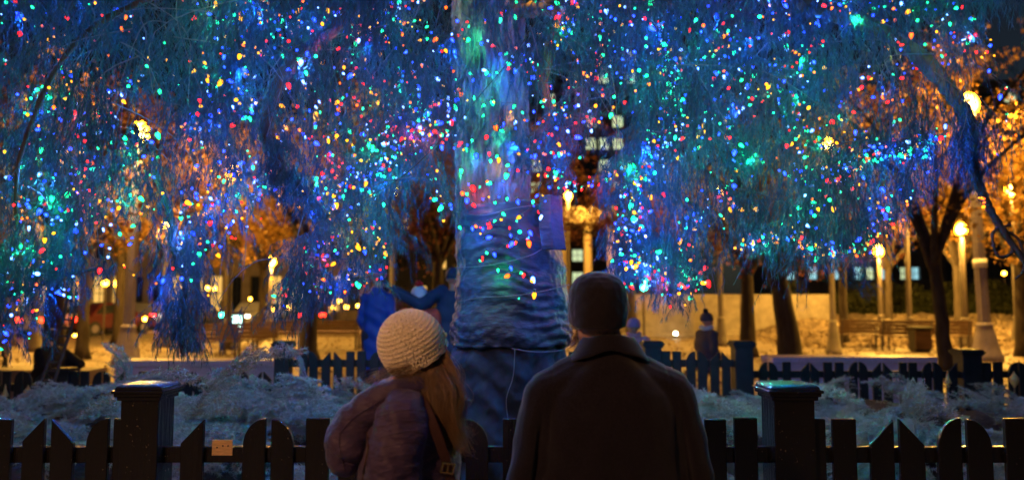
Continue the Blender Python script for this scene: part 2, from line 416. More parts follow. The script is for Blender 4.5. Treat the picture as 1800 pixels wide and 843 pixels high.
ff = fence('picket_fence', 'black painted picket fence with cut-out tops directly in front of the couple', front, DF, zt, .04,
           [(zr0, zr1, -60, 228), (zr0+.001, zr1+.001, 292, 1352), (zr0, zr1, 1418, 1860), (.22, .29, -60, 228), (.22, .29, 292, 1352), (.22, .29, 1418, 1860)],
           [(228, 293), (1350, 1420)], FENCE, posttop=P(0, 676, DF).z-zt)
pt = MB(); L = lambda px: (px-900)/FPX*DF
pt.box(L(379), L(414.5), .0165, .0235, P(0, 801, DF).z, P(0, 773.5, DF).z); o = pt.build('bare_wood_patch', BARE, ff); bevel_obj(o, .001)
o['label'] = 'bare yellow wood patch screwed to rail'
for q in (388, 398, 407):
    k = MB(); k.ball((L(q), .016, P(0, 790 - (q % 3)*3, DF).z), .004, .002, .004, n=8, m=5); k.build('knot', BINM, o)
# rear fence, three runs
DR = 8.0
mid = [('(', 530, 544), (')', 546, 561), ('/', 568, 583), ('\\', 589, 604), ('s', 611, 625), ('s', 630, 645), ('(', 652, 667), (')', 670, 685), ('/', 692, 707), ('\\', 711, 726),
       ('s', 733, 748), ('s', 753, 768), ('(', 775, 790), (')', 793, 808), ('/', 815, 830), ('\\', 834, 849), ('s', 856, 871), ('s', 876, 891), ('(', 898, 913), (')', 916, 931),
       ('/', 938, 953), ('\\', 957, 972), ('s', 979, 994), ('s', 999, 1014), ('(', 1021, 1036), (')', 1039, 1054), ('/', 1061, 1076), ('\\', 1080, 1095), ('s', 1102, 1117),
       ('s', 1161, 1176), ('s', 1180, 1195), ('(', 1204, 1220), (')', 1224, 1240), ('/', 1246, 1261), ('\\', 1266, 1281)]
z = P(0, 617, DR).z
fence('picket_fence', 'dark green picket fence behind the wrapped trunk and the family', mid, DR, z, -.2, [(P(0, 645, DR).z, P(0, 632, DR).z, 500, 1300), (.1, .2, 500, 1300)],
      [(487, 513), (1131, 1160), (1288, 1319)], FENCE2, thick=.03, posttop=.10, bev=.004)
DL = 8.5; z = P(0, 652, DL).z
lft = [('s', -20, -4), ('s', -1, 9), ('s', 13, 27), ('(', 34, 48), (')', 50, 64), ('/', 70, 84), ('\\', 87, 100), ('s', 132, 146), ('s', 149, 163), ('(', 170, 185), (')', 188, 200), ('/', 210, 224), ('\\', 228, 242),
       ('s', 250, 264), ('s', 268, 282), ('(', 290, 304), (')', 308, 322), ('/', 330, 344), ('\\', 347, 362), ('s', 394, 407), ('s', 412, 425), (')', 428, 442), ('/', 449, 464), ('\\', 467, 481)]
fence('picket_fence', 'dark picket fence run low behind the fir boughs at the left ledge', lft, DL, z, -.2, [(P(0, 688, DL).z, P(0, 675, DL).z, -20, 484), (.1, .2, -20, 484)], [(104, 131)], FENCE2, thick=.03, posttop=.03, bev=.004)
DQ = 8.3; z = P(0, 636, DQ).z
rgt = [('(', 1330, 1345), (')', 1348, 1363), ('s', 1372, 1386), ('/', 1403, 1418), ('\\', 1420, 1435), ('s', 1443, 1458), ('s', 1463, 1478), ('(', 1487, 1502), (')', 1505, 1520), ('/', 1528, 1543), ('\\', 1547, 1562),
       ('s', 1575, 1588), ('s', 1591, 1606), ('(', 1615, 1631), (')', 1634, 1650), ('/', 1657, 1676), ('s', 1719, 1735), ('s', 1739, 1755), ('(', 1765, 1781), (')', 1783, 1799), ('s', 1806, 1820)]
fence('picket_fence', 'dark picket fence run behind the boughs below the tall lamp post at right', rgt, DQ, z, -.2, [(P(0, 664, DQ).z, P(0, 652, DQ).z, 1322, 1830), (.1, .2, 1322, 1830)], [(1683, 1716)], FENCE2, thick=.03, posttop=.13, bev=.004)
# little iron railing with gilt finials just inside
def iron_rail(x0, x1, D, zt_, label, pxs):
    r = empty('iron_railing', P(x0, 700, D), label=label, cat='railing')
    o = r.location.copy()
    b = MB(); b.tube([P(x0, 712, D)-o, P(x1, 712, D)-o], .008, 6); b.build('rail', BPOLE, r)
    for i, px in enumerate(pxs):
        p = P(px, 712, D)-o; t = P(px, zt_, D)-o
        b = MB(); b.tube([(p.x, 0, p.z-.5), (p.x, 0, t.z)], .008, 6); k = b.build('upright', BPOLE, r)
        f = MB()
        if i % 2 == 0: f.lathe([(.003, .16), (.012, .10), (.032, .045), (.034, .035), (.012, .03), (.02, .015), (.012, 0)], 10, (p.x, 0, t.z))
        else: f.lathe([(.003, .15), (.01, .13), (.038, .09), (.042, .07), (.03, .035), (.010, .01), (.010, 0)], 10, (p.x, 0, t.z))
        f.build('finial', BRASSD, k, smooth=True)
BRASSD = mat('old_gilt', (.50, .33, .12), .45, .5, noise=(30, .2))
iron_rail(1640, 1830, 7.4, 680, 'small iron railing with gilt spear finials beside the bed at the right', [1668, 1785])
iron_rail(-30, 120, 8.1, 702, 'small iron railing with finials low behind the bed at the left', [8, 48, 100])

# ------------------------------------------------------------------ ledges
def ledge(x0, x1, ya, D, dep, ztop, label, mt=GRAN):
    r = empty('granite_ledge', (0, D, 0), label=label, cat='ledge')
    a = (x0-900)/FPX*D; b_ = (x1-900)/FPX*D; n = max(1, round((b_-a)/1.2)); s_ = (b_-a)/n
    for i in range(n):
        m = MB(); m.box(a+i*s_+.002, a+(i+1)*s_-.002, -.03, dep+.03, ztop-.09, ztop, .008); m.build('coping_stone', mt, r)
        m = MB(); m.box(a+i*s_+.003, a+(i+1)*s_-.003, 0, dep, -.05, ztop-.0905, .004); m.build('wall_block', mt, r)
ledge(208, 486, 0, 11.0, .45, P(0, 633, 11).z, 'pale granite ledge behind the dark fence, left of the wrapped trunk')
ledge(1352, 1640, 0, 11.0, .45, P(0, 627, 11).z, 'pale granite ledge behind the dark fence, right of the man')
ledge(-60, 166, 0, 12.5, .5, P(0, 650, 12.5).z, 'brownish granite ledge behind the person in black', mat('brown_granite', (.20, .13, .10), .6, .3, noise=(40, .2)))
ledge(600, 830, 0, 8.5, .9, .36, 'low granite step the family stands on')

# ------------------------------------------------------------------ buildings
LITY = emat('lit_window_amber', (1, .55, .12), 1.1)
LITW = emat('lit_window_pale', (.85, 1, .55), .8)
LITC = emat('lit_window_cool', (.45, .9, 1), .8)
def building(px0, px1, D, H, floors, cols, wallm, label, lit, litm, fz0=0.0, dep=14, win=(.62, .55), frame=DARKB):
    """facade faces the camera; piers and spandrels stand proud of recessed panes"""
    a = (px0-900)/FPX*D; b_ = (px1-900)/FPX*D
    r = empty('building', ((a+b_)/2, D, 0), label=label, cat='building'); W = b_-a; x0 = -W/2
    c = MB(); c.box(x0+.3, x0+W-.3, .6, dep, 0, H-.3); c.build('core', wallm, r)
    fw = W/cols; fh = (H-fz0-.6)/floors
    w_ = MB()
    for i in range(cols+1): w_.box(x0+i*fw-fw*(1-win[0])/2, x0+i*fw+fw*(1-win[0])/2, 0, .58, 0, H-.6)
    for j in range(floors+1):
        z0 = fz0+j*fh-fh*(1-win[1])/2
        w_.box(x0, x0+W, .05, .55, max(0, z0), min(H-.6, z0+fh*(1-win[1])))
    w_.build('wall', wallm, r)
    t = MB(); t.box(x0-.4, x0+W+.4, -.3, dep+.3, H-.598, H, .05); t.build('roof', wallm, r)
    pw = fw*win[0]; ph = fh*win[1]
    base = MB().box(-pw/2, pw/2, .40, .44, -ph/2, ph/2).mesh('window', GLASSD, False)
    meshes = {}
    fr = MB(); fr.box(-.03, .03, .34, .39, -ph/2, ph/2); fr.box(-pw/2, pw/2, .34, .385, -.03, .03); frm = fr.mesh('frame', frame, False)
    for i in range(cols):
        for j in range(floors):
            k = lit(i, j); me = base
            if k:
                if k not in meshes:
                    meshes[k] = base.copy(); meshes[k].materials[0] = {'y': LITY, 'w': LITW, 'c': LITC}[k]
                me = meshes[k]
            o = link(bpy.data.objects.new('window', me), r); o.location = (x0+(i+.5)*fw, 0, fz0+(j+.5)*fh)
            f = link(bpy.data.objects.new('frame', frm), o)
    return r
rb = random.Random(3)
building(930, 1150, 95, 34, 12, 9, DARKB, 'dark tall office block seen behind the gap right of the trunk', lambda i, j: 'w' if (j == 7 and i in (4, 5, 6)) or rb.random() < .17 else None, 'w', win=(.75, .5))
building(-260, 640, 62, 13, 3, 26, STONE, 'long stone facade with amber lit shop windows at the left', lambda i, j: 'y' if (j == 0 and rb.random() < .6) or rb.random() < .1 else None, 'y', win=(.6, .66))
building(655, 925, 70, 22, 6, 8, DARKB, 'dark brown block behind the red-leaved trees', lambda i, j: 'y' if rb.random() < .08 else None, 'y')
building(1380, 1660, 78, 9, 3, 14, DARKB, 'low building with a row of cool lit windows above the hedge', lambda i, j: ('c' if rb.random() < .5 else 'w') if (j == 1 and rb.random() < .55) or (j == 2 and rb.random() < .22) else None, 'c', win=(.72, .42))
building(1690, 2100, 85, 26, 8, 10, DARKB, 'dark block behind the right hand lamp post', lambda i, j: 'w' if rb.random() < .1 else None, 'w')
# portico at centre right: pale band on columns, lit amber
r = empty('portico', (4.6, 40, 0), label='amber lit stone portico with a column, seen between the trunk and the man', cat='portico')
def PX(px, D): return (px-900)/FPX*D
b = MB(); b.box(PX(985, 40)-4.6, PX(1085, 40)-4.6, 0, 1.5, P(0, 392, 40).z, P(0, 362, 40).z, .05); b.build('entablature', STONE, r)
for px in (1036, 1078, 990):
    b = MB(); b.lathe([(.34, 0), (.34, .2), (.26, .25), (.22, 3.0), (.21, P(0, 400, 40).z), (.32, P(0, 394, 40).z), (.32, P(0, 392.2, 40).z)], 16, (PX(px, 40)-4.6, .7, 0)); b.build('column', STONE, r, smooth=True)
# concrete wall
r = empty('concrete_wall', (PX(1080, 34), 34, 0), label='board marked concrete wall lit amber behind the walker in the pompom hat', cat='wall')
ox = PX(1080, 34); zt_ = P(0, 517, 34).z
edges = [1080, 1105, 1215, 1218, 1300, 1380, 1455]
for a, b_, y in ((1075, 1104, .05), (1105, 1214, -.5), (1217, 1299, 0), (1300, 1379, 0), (1380, 1458, 0)):
    m = MB(); m.box(PX(a, 34)-ox, PX(b_, 34)-ox, y, y+.4, 0, zt_, .02); m.build('wall_panel', CONC, r)
m = MB(); m.box(PX(1075, 34)-ox, PX(1458, 34)-ox, -.7, .5, 0, .14, .02); m.build('plinth', CONC, r)

# ------------------------------------------------------------------ street lamps
LAMPE = bulbmat('sodium_globe', (1, .42, .012), (1, .60, .12), 45)
LAMPM = bulbmat('sodium_globe_small', (1, .42, .010), (1, .56, .09), 26)
def lamp_head(root, z, rad, m, cage=True):
    g = MB(); rad *= .78; g.lathe([(rad*.35, z), (rad*.8, z+rad*.25), (rad, z+rad*.9), (rad*.85, z+rad*1.6), (rad*.45, z+rad*2.1), (rad*.05, z+rad*2.35)], 14)
    g.build('globe', m, root, smooth=True)
    c = MB(); c.lathe([(rad*.25, z-rad*.9), (rad*.45, z-rad*.3), (rad*.6, z), (rad*.5, z+.0)], 12); c.build('collar', BPOLE, root, smooth=True)
    f = MB(); f.lathe([(rad*.3, z+rad*2.2), (rad*.12, z+rad*2.5), (rad*.16, z+rad*2.7), (.004, z+rad*3)], 10); f.build('finial', BPOLE, root, smooth=True)
def street_lamp(px, pyb, pyt, D, wid, label, m=LAMPM, rad=.2, poleM=BPOLE, lean=0, group=None, band=False):
    base = P(px, pyb, D); base.z = 0
    r = empty('street_lamp', base, label=label, cat='street lamp', group=group)
    r.rotation_euler = (0, R(lean), 0)
    zt_ = P(px, pyt, D).z
    h = zt_-rad
    b = MB(); b.lathe([(wid*1.35, 0), (wid*1.38, .12), (wid*1.2, .2), (wid*1.0, .45), (wid*.78, .75), (wid*.66, .9), (wid*.72, .95), (wid*.5, 1.0)], 16); b.build('base', poleM, r, smooth=True)
    b = MB()
    n = 16; rs = []
    for k, z in enumerate(np.linspace(.9, h-rad*.5, 8)):
        rr = wid*(.5-.14*k/7); rs.append([Vector((rr*(1+.06*(-1)**q)*math.cos(2*math.pi*q/n), rr*(1+.06*(-1)**q)*math.sin(2*math.pi*q/n), z)) for q in range(n)])
    b.rings(rs); b.build('pole', poleM, r, smooth=False)
    if band:
        z = P(px, 463, D).z
        b = MB(); b.lathe([(wid*.56, z-.10), (wid*.56, z+.12)], 16); b.build('notice', WHITEP, r, smooth=True)
    lamp_head(r, h-rad*.2, rad, m)
    l_ = bpy.data.lights.new('lamp_light', 'POINT'); l_.color = (1, .50, .07); l_.energy = 1700*(rad/.25)**2; l_.shadow_soft_size = .1
    lo = bpy.data.objects.new('lamp_light', l_); lo.location = (0, -.42, h-.1); link(lo, r)
    return r
street_lamp(222, 640, 225, 19, .26, 'tall grey lamp post half hidden by the fronds at the left, glowing amber', LAMPE, .30, POLE, 1.2)
street_lamp(1735, 634, 175, 20.5, .30, 'tall grey lamp post with a white notice band at the right, head behind fronds', LAMPE, .34, POLE, -1.5, band=True)
street_lamp(1698, 606, 398, 26, .20, 'dark lamp post with amber globe just left of the tall grey lamp post', LAMPE, .24)
street_lamp(1550, 598, 436, 31, .20, 'dark lamp post with amber globe over the rubbish bin', LAMPE, .26)
street_lamp(1466, 622, 250, 23, .17, 'plain tapered concrete lamp post between bare tree and ledge', LAMPE, .24, CONC)
street_lamp(288, 604, 388, 26, .18, 'dark lamp post with amber globe near the left parked cars', LAMPE, .22)
street_lamp(474, 596, 456, 34, .18, 'dark lamp post with amber globe behind the row of benches', LAMPE, .24)
street_lamp(688, 590, 330, 30, .18, 'dark lamp post hidden among red leaves behind the family', LAMPE, .24)
street_lamp(1268, 600, 330, 27, .18, 'dark lamp post hidden by the crown above the concrete wall', LAMPE, .26)
street_lamp(1790, 610, 330, 27, .18, 'dark lamp post at the right edge behind the orange crown', LAMPE, .26)
street_lamp(60, 610, 350, 24, .18, 'dark lamp post at the left edge in the orange crown', LAMPE, .26)
street_lamp(400, 604, 300, 25, .18, 'dark lamp post inside the orange crown left of centre', LAMPE, .26)
street_lamp(1600, 600, 260, 27, .18, 'dark lamp post inside the bright yellow crown right of centre', LAMPE, .30)
street_lamp(1000, 606, 340, 38, .18, 'dark lamp post in front of the stone portico', LAMPE, .26)
GB = 'small amber lights along the far street'
for px, py, D, rad in [(185, 497, 30, .13), (206, 498, 30, .13), (340, 543, 40, .13), (389, 543, 42, .12), (365, 506, 45, .13), (377, 507, 45, .11), (478, 543, 42, .11), (506, 540, 42, .10),
                       (585, 540, 46, .14), (596, 528, 48, .13), (609, 539, 48, .12), (629, 537, 48, .10), (566, 556, 44, .10), (533, 520, 44, .09), (1765, 480, 40, .11), (255, 560, 36, .10), (132, 590, 34, .09), (440, 525, 50, .1), (745, 560, 40, .09)]:
    p = P(px, py, D); r = empty('post_light', (p.x, D, 0), label='small amber post light glowing along the far street at the left', cat='post light', group=GB)
    if px > 1000: r['label'] = 'small amber post light behind the tall grey lamp post at right'; del r['group']
    elif px > 700: r['label'] = 'small amber post light glimpsed just left of the wrapped trunk'; del r['group']
    b = MB(); b.tube([(0, 0, 0), (0, 0, p.z-rad)], .035, 8); b.build('pole', BPOLE, r)
    g = MB(); g.ball((0, 0, p.z), rad, n=12, m=8); g.build('globe', LAMPM, r, smooth=True)
# unseen street lamp added behind the camera to light the couple warmly
def added_lamp():
    r = empty('street_lamp', (-2.2, -.3, 0), label='unseen lamp post added behind the camera to light the couple', cat='street lamp')
    b = MB(); b.lathe([(.3, 0), (.3, .12), (.2, .4), (.15, .9), (.09, 1.0)], 16); b.build('base', BPOLE, r, smooth=True)
    b = MB(); b.tube([(0, 0, .9), (0, 0, 3.1)], .07, 12); b.build('pole', BPOLE, r, smooth=True)
    lamp_head(r, 3.2, .22, emat('added_lamp_globe', (1, .48, .20), 270))
added_lamp()
# up-lighter at the concrete wall
p = P(1188, 592, 32.5); r = empty('ground_spotlight', (p.x, 32.5, 0), label='tiny white ground spotlight shining on the concrete wall', cat='spotlight')
b = MB(); b.lathe([(.10, 0), (.10, .12), (.07, .14)], 12); b.build('housing', BPOLE, r); g = MB(); g.ball((0, 0, .18), .075, n=10, m=6); g.build('lens', emat('white_led', (1, 1, .7), 45), r, smooth=True)
# ------------------------------------------------------------------ lit advert panel, traffic signals
r = empty('advert_panel', (PX(413, 40), 40, 0), label='glowing white and teal advert panel on the far pavement', cat='advert panel')
b = MB(); b.box(-.55, .55, 0, .15, P(0, 592, 40).z-.1, P(0, 551, 40).z+.1, .02); b.build('case', BPOLE, r)
b = MB(); b.box(-.42, .42, -.012, .0, P(0, 588, 40).z, P(0, 554, 40).z); b.build('screen', emat('screen_light', (.55, 1, .85), 5.5), r)
b = MB(); b.box(-.06, .06, .02, .12, 0, P(0, 592, 40).z-.1); b.build('leg', BPOLE, r)
def signal(px, py, D, c, label):
    p = P(px, py, D); r = empty('traffic_light', (p.x, D, 0), label=label, cat='traffic light')
    b = MB(); b.tube([(0, .1, 0), (0, .1, p.z+.3)], .05, 8); b.build('pole', BPOLE, r)
    b = MB(); b.box(-.15, .15, 0, .2, p.z-.25, p.z+.75, .03); h = b.build('head', BPOLE, r)
    b = MB(); b.ball((0, -.01, p.z), .12, .04, .12, n=12, m=6); b.build('lens', emat('signal_'+c, {'g': (.05, 1, .6), 'r': (1, .06, .02)}[c], 30), h, smooth=True)
signal(390, 553, 40, 'g', 'green traffic light beside the glowing advert panel')
signal(577, 545, 46, 'g', 'green traffic light left of the blue coat')
signal(447, 579, 40, 'r', 'red traffic light low between the benches and the far street')
signal(1132, 505, 30, 'g', 'green light standing just right of the beanie')
# ------------------------------------------------------------------ cars
def make_car(px, D, rz, col, label, lights=True):
    r = empty('parked_car', (PX(px, D), D, -.006 if D > 39 else 0), rz, label=label, cat='car', group='cars on the far street')
    cm = mat('car_paint_%d' % int(px), col, .3, .5, coat=.6)
    prof = [(-2.1, .35), (-2.15, .6), (-2.05, .85), (-1.5, .93), (-.95, 1.38), (-.3, 1.46), (.55, 1.42), (1.15, .98), (1.95, .82), (2.15, .62), (2.12, .35)]
    b = MB(); rs = []
    for y, k in ((-.84, .9), (-.78, 1), (0, 1.02), (.78, 1), (.84, .9)):
        rs.append([Vector((x*(.985 if abs(y) > .8 else 1), y*(1 if z < .95 else .86), .35+(z-.35)*k)) for x, z in prof])
    b.rings(rs); b.build('body', cm, r, smooth=False)
    for s in (-1, 1):
        g = MB(); g.prism([(-1.28, .97), (-.9, 1.32), (-.3, 1.38), (.5, 1.34), (.95, 1.0)], s*.80-.01, s*.80+.01); g.build('side_window', GLASSD, r)
        for x in (-1.35, 1.35):
            t = MB(); t.tube([(x, s*.70, .32), (x, s*.88, .32)], .32, 16); wv = t.build('wheel', RUBBER, r)
            t = MB(); t.tube([(x, s*.86, .32), (x, s*.89, .32)], .18, 12); t.build('rim', POLE, wv)
    for s in (-.6, .6):
        h = MB(); h.box(2.05, 2.16, s-.16, s+.16, .62, .76, .03); h.build('headlight', emat('headlight_%d' % int(px), (1, .85, .6), 14 if lights else 1), r)
        h = MB(); h.box(-2.17, -2.06, s-.16, s+.16, .66, .84, .03); h.build('tail_light', emat('tail_%d' % int(px), (1, .03, .01), 12), r)
make_car(128, 34.5, R(75), (.4, .4, .42), 'silver car with red tail lamps, partly behind the person in black')
make_car(190, 35.5, R(70), (.10, .02, .02), 'dark red car right of the person in black, tail lamps lit')
make_car(270, 43, R(100), (.3, .3, .3), 'grey car on the road left of the tall grey lamp')
make_car(452, 44, R(-100), (.5, .5, .5), 'pale car with white headlamps beyond the benches')
make_car(560, 45, R(95), (.05, .05, .06), 'black car with red tail lamps left of the blue coat')
make_car(315, 46, R(-80), (.3, .28, .25), 'beige car with bright headlamps left of the advert panel')
# ------------------------------------------------------------------ benches and bin
def make_bench(label, group):
    r = empty('park_bench', (0, 0, 0), label=label, cat='bench', group=group)
    for i in range(4):
        b = MB(); b.box(-.85, .85, -.22+i*.12, -.12+i*.12, .43, .46, .006); b.build('seat_slat', BENCHW, r)
    for i in range(4):
        b = MB(); b.box(-.85, .85, -.015, .015, -.05, .05, .005, M=Matrix.Translation((0, .28+i*.02, .55+i*.115)) @ Matrix.Rotation(R(-8), 4, 'X')); b.build('back_slat', BENCHW, r)
    for s in (-.75, .75):
        b = MB(); b.box(s-.03, s+.03, -.25, -.19, 0, .43); b.box(s-.03, s+.03, .20, .26, 0, .45); b.box(s-.03, s+.03, -.25, .26, .40, .428)
        b.tube([(s, .26, .44), (s, .37, .95)], .025, 6); b.build('leg', BPOLE, r)
        b = MB(); b.tube([(s, .28, .66), (s, -.15, .68), (s, -.24, .62), (s, -.23, .44)], .018, 6); b.build('armrest', BPOLE, r)
    return r
bn = make_bench('bench facing away beside the left ledge, seen from behind', 'benches on the plaza')
bn.location = (PX(372, 21.5), 21.5, 0); bn.rotation_euler = (0, 0, R(186))
for px, D, rz, lb in [(442, 22.5, 184, 'second bench from the tall left lamp post'), (494, 24.5, 182, 'third bench, half hidden left of the near tree trunk'), (590, 25, 178, 'bench on the plaza close left of the blue coat'),
                      (1512, 26, 176, 'bench left of the rubbish bin before the leaf bank'), (1582, 25, 178, 'bench directly left of the rubbish bin'), (1648, 25, 178, 'bench right of the rubbish bin behind a trunk')]:
    c = copy_tree(bn, None, (PX(px, D), D, 0), R(rz)); c['label'] = lb
r = empty('litter_bin', (PX(1612, 24), 24, 0), label='dark square litter bin between the benches on the right', cat='litter bin')
b = MB(); b.box(-.26, .26, -.22, .22, .06, .68, .02); b.build('body', BINM, r)
for i in range(6):
    b = MB(); b.box(-.25+i*.087, -.19+i*.087, -.245, -.222, .10, .64); b.build('slat', BENCHW, r)
b = MB(); b.box(-.29, .29, -.25, .25, .70, .78, .02); b.build('lid', BINM, r)
b = MB(); b.box(-.22, .22, -.18, .18, 0, .06); b.build('base', BINM, r)

# ------------------------------------------------------------------ scatter helper
def leaf_mesh(name, C, size, m, asp=.7, droop=None, rng=RNG):
    """one bent quad per centre"""
    n = len(C); a = rng.normal(size=(n, 3)); a /= np.linalg.norm(a, axis=1)[:, None]
    b = rng.normal(size=(n, 3)); b -= a*(a*b).sum(1)[:, None]; b /= np.linalg.norm(b, axis=1)[:, None]
    s = (size*rng.uniform(.6, 1.3, n))[:, None]
    V = np.stack([C-a*s*.5, C+b*s*asp*.5+a*s*.05, C+a*s*.5, C-b*s*asp*.5+a*s*.05], 1).reshape(-1, 3)
    F = np.arange(n*4).reshape(-1, 4); return fast_mesh(name, V, F, m)
def blob_points(n, blobs, rng=RNG, shell=.55):
    """points inside a set of ellipsoids (c, r)"""
    k = rng.integers(0, len(blobs), n); d = rng.normal(size=(n, 3)); d /= np.linalg.norm(d, axis=1)[:, None]
    q = rng.uniform(shell**3, 1, n)**(1/3)
    c = np.array([b[0] for b in blobs])[k]; r = np.array([b[1] for b in blobs])[k]
    return c + d*q[:, None]*r
def bg_tree(px, D, wpx, zc, H, spread, label, m=AUT, leaves=7000, bare=0, lean=0, size=.13, seed=0, dark=False):
    rr = random.Random(seed*17+5); rn = np.random.default_rng(seed+100)
    x = PX(px, D); rad = wpx/FPX*D/2
    root = empty('broadleaf_tree', (x, D, 0), label=label, cat='tree')
    t = MB(); n = 9
    top = Vector((lean, 0, zc))
    pts = [Vector((lean*(i/n)**1.5 + rr.uniform(-.02, .02), rr.uniform(-.02, .02), zc*i/n)) for i in range(n+1)]
    t.tube(pts, [rad*(1.5 if i == 0 else 1.12-.03*i if i < 3 else 1.05-.035*i) for i in range(n+1)], 12)
    tr = t.build('trunk', BARK, root, smooth=True)
    tips = []
    for k in range(9):
        a = 2*math.pi*k/9+rr.uniform(-.4, .4); ln = spread*rr.uniform(.6, .95); up = (H-zc)*rr.uniform(.25, .85)
        p0 = top - Vector((0, 0, rr.uniform(0, .5))); mid_ = p0 + Vector((math.cos(a)*ln*.4, math.sin(a)*ln*.4, up*.6)); end = p0 + Vector((math.cos(a)*ln, math.sin(a)*ln, up))
        l_ = MB(); pl = smoothline([p0, mid_, end], 5); l_.tube(pl, [rad*.55*(1-i/len(pl))+.012 for i in range(len(pl))], 7)
        lm = l_.build('limb', BARK, tr, smooth=True); tips.append(mid_); tips.append(end)
        s_ = MB()
        for q in range(7):
            i = rr.randrange(3, len(pl)); d = Vector((rr.uniform(-1, 1), rr.uniform(-1, 1), rr.uniform(-.2, .9)))*spread*.3
            e = pl[i]+d; s_.tube([pl[i], pl[i]+d*.5+Vector((0, 0, .08)), e], [.022, .014, .006], 5); tips.append(e)
        tag(s_.build('twigs', BARK, tr), kind='stuff')
    if not bare:
        bl = []
        for tp in tips:
            for _ in range(2):
                c = Vector(tp)+Vector((rr.gauss(0, .35), rr.gauss(0, .35), rr.gauss(0, .3)))
                s_ = rr.uniform(.35, .85)*spread/3.2; bl.append((tuple(c), (s_, s_, s_*.7)))
        C = blob_points(leaves, bl, rn, .2)
        tag(link(bpy.data.objects.new('crown', leaf_mesh('crown', C, size, m, rng=rn)), root), kind='stuff')
    return root
bg_tree(545, 20, 30, 2.9, 8, 3.4, 'oak with thick trunk standing left of the blue coat', seed=1)
bg_tree(345, 24, 22, 3.0, 8, 3.4, 'slender oak between the benches and the advert panel', seed=2)
bg_tree(150, 21, 20, 3.0, 8, 3.3, 'slender oak behind the person in black', seed=3)
bg_tree(100, 14.5, 34, 3.2, 7, 2.2, 'dark thick tree rising behind the head of the person in black', m=AUT2, seed=4, leaves=4000)
bg_tree(402, 28, 16, 3.2, 9, 3.6, 'thin oak in front of the lit panel', seed=5)
bg_tree(212, 28, 18, 3.2, 11, 4.0, 'oak with full orange crown behind the tall left lamp post', seed=6)
bg_tree(462, 31, 12, 3.2, 10, 4.0, 'far thin oak beyond the benches', seed=7)
bg_tree(650, 26, 20, 3.2, 9, 3.6, 'oak with red-brown crown above the family', m=AUT2, seed=8)
bg_tree(770, 24, 22, 3.0, 8.5, 3.4, 'red-leaved tree just left of the wrapped trunk', m=AUT2, seed=9)
bg_tree(1312, 22, 26, 2.7, 8.0, 3.4, 'oak with straight trunk in front of the concrete wall', m=AUT, seed=10)
bg_tree(1386, 19, 40, 2.3, 7.5, 3.2, 'dark oak with the thick forked trunk beyond the right ledge', m=AUT2, seed=11, leaves=6000, lean=-.3)
bg_tree(1655, 16, 24, 2.6, 7.5, 2.6, 'slim tree with steep forks left of the tall right lamp post', m=AUT, seed=12, leaves=1800, lean=-.15)
bg_tree(1686, 30, 24, 3.2, 12, 4.4, 'yellow crowned oak behind the tall right lamp post', seed=13, leaves=9000)
bg_tree(1560, 33, 14, 3.2, 12.5, 4.6, 'oak with bright yellow crown beyond the rubbish bin', seed=14, leaves=9000)
bg_tree(1110, 30, 16, 3.4, 8.5, 3.4, 'dim purple-brown tree before the tall office block', m=AUT2, seed=15, leaves=6000)
bg_tree(1790, 22, 20, 2.8, 9, 3.4, 'orange crowned oak at the right edge', seed=16)
bg_tree(20, 27, 20, 3.0, 9, 3.6, 'orange crowned oak at the left edge', seed=17)
bg_tree(1480, 27, 16, 3.0, 8.5, 3.2, 'thin dark oak behind the concrete lamp post', m=AUT2, seed=18, leaves=4000)
bg_tree(905, 29, 20, 3.4, 8, 3.0, 'red-leaved tree hidden largely by the wrapped trunk', m=AUT2, seed=19, leaves=4000)
# bank of dry leaves and hedge at right
def bankh(X, Y):
    e = np.clip((Y-25.5)/2, 0, 1)*np.clip((X-9.8)/2.5, 0, 1)
    return -.01 + e*(.25+.055*(Y-26) + .12*np.sin(X*1.7)*np.sin(Y*1.4) + .08*np.sin(X*4.1+Y*2))
tag(sheet('leaf_bank', 8, 34, 25.4, 36.6, 0, mat('leaf_bank', (.22, .17, .13), .95, .1, noise=(3, .5), bump=(9, 1, .08)), 110, 50, bankh), kind='structure')
X = RNG.uniform(9.5, 27, 9000); Y = RNG.uniform(25.6, 36, 9000)
C = np.stack([X, Y, bankh(X, Y)+.03], -1)
tag(link(bpy.data.objects.new('fallen_leaves', leaf_mesh('fallen_leaves', C, .16, LITTER))), label='dry pale leaves littered over the bank on the right', cat='leaves', kind='stuff')
X = RNG.uniform(-14, 16, 7000); Y = RNG.uniform(12.5, 36, 7000); C = np.stack([X, Y, np.full(7000, .02)], -1)
tag(link(bpy.data.objects.new('leaf_litter', leaf_mesh('leaf_litter', C, .10, LITTER))), label='scattered fallen leaves on the plaza paving', cat='leaves', kind='stuff')
r = empty('hedge', (PX(1600, 38), 38, 0), label='long dark hedge above the leaf bank on the right', cat='hedge')
bl = []
for i in range(60):
    x = PX(1370+i*10, 38)-r.location.x; bl.append(((x, random.uniform(-.4, .6), random.uniform(.6, 1.9)), (.8, .7, .8)))
tag(link(bpy.data.objects.new('foliage', leaf_mesh('foliage', blob_points(26000, bl, RNG, .6), .16, HEDGE)), r), kind='stuff')
b = MB(); b.box(PX(1370, 38)-r.location.x, PX(1950, 38)-r.location.x, -.1, .6, 0, 1.9, .2); b.build('stems', HEDGE, r)

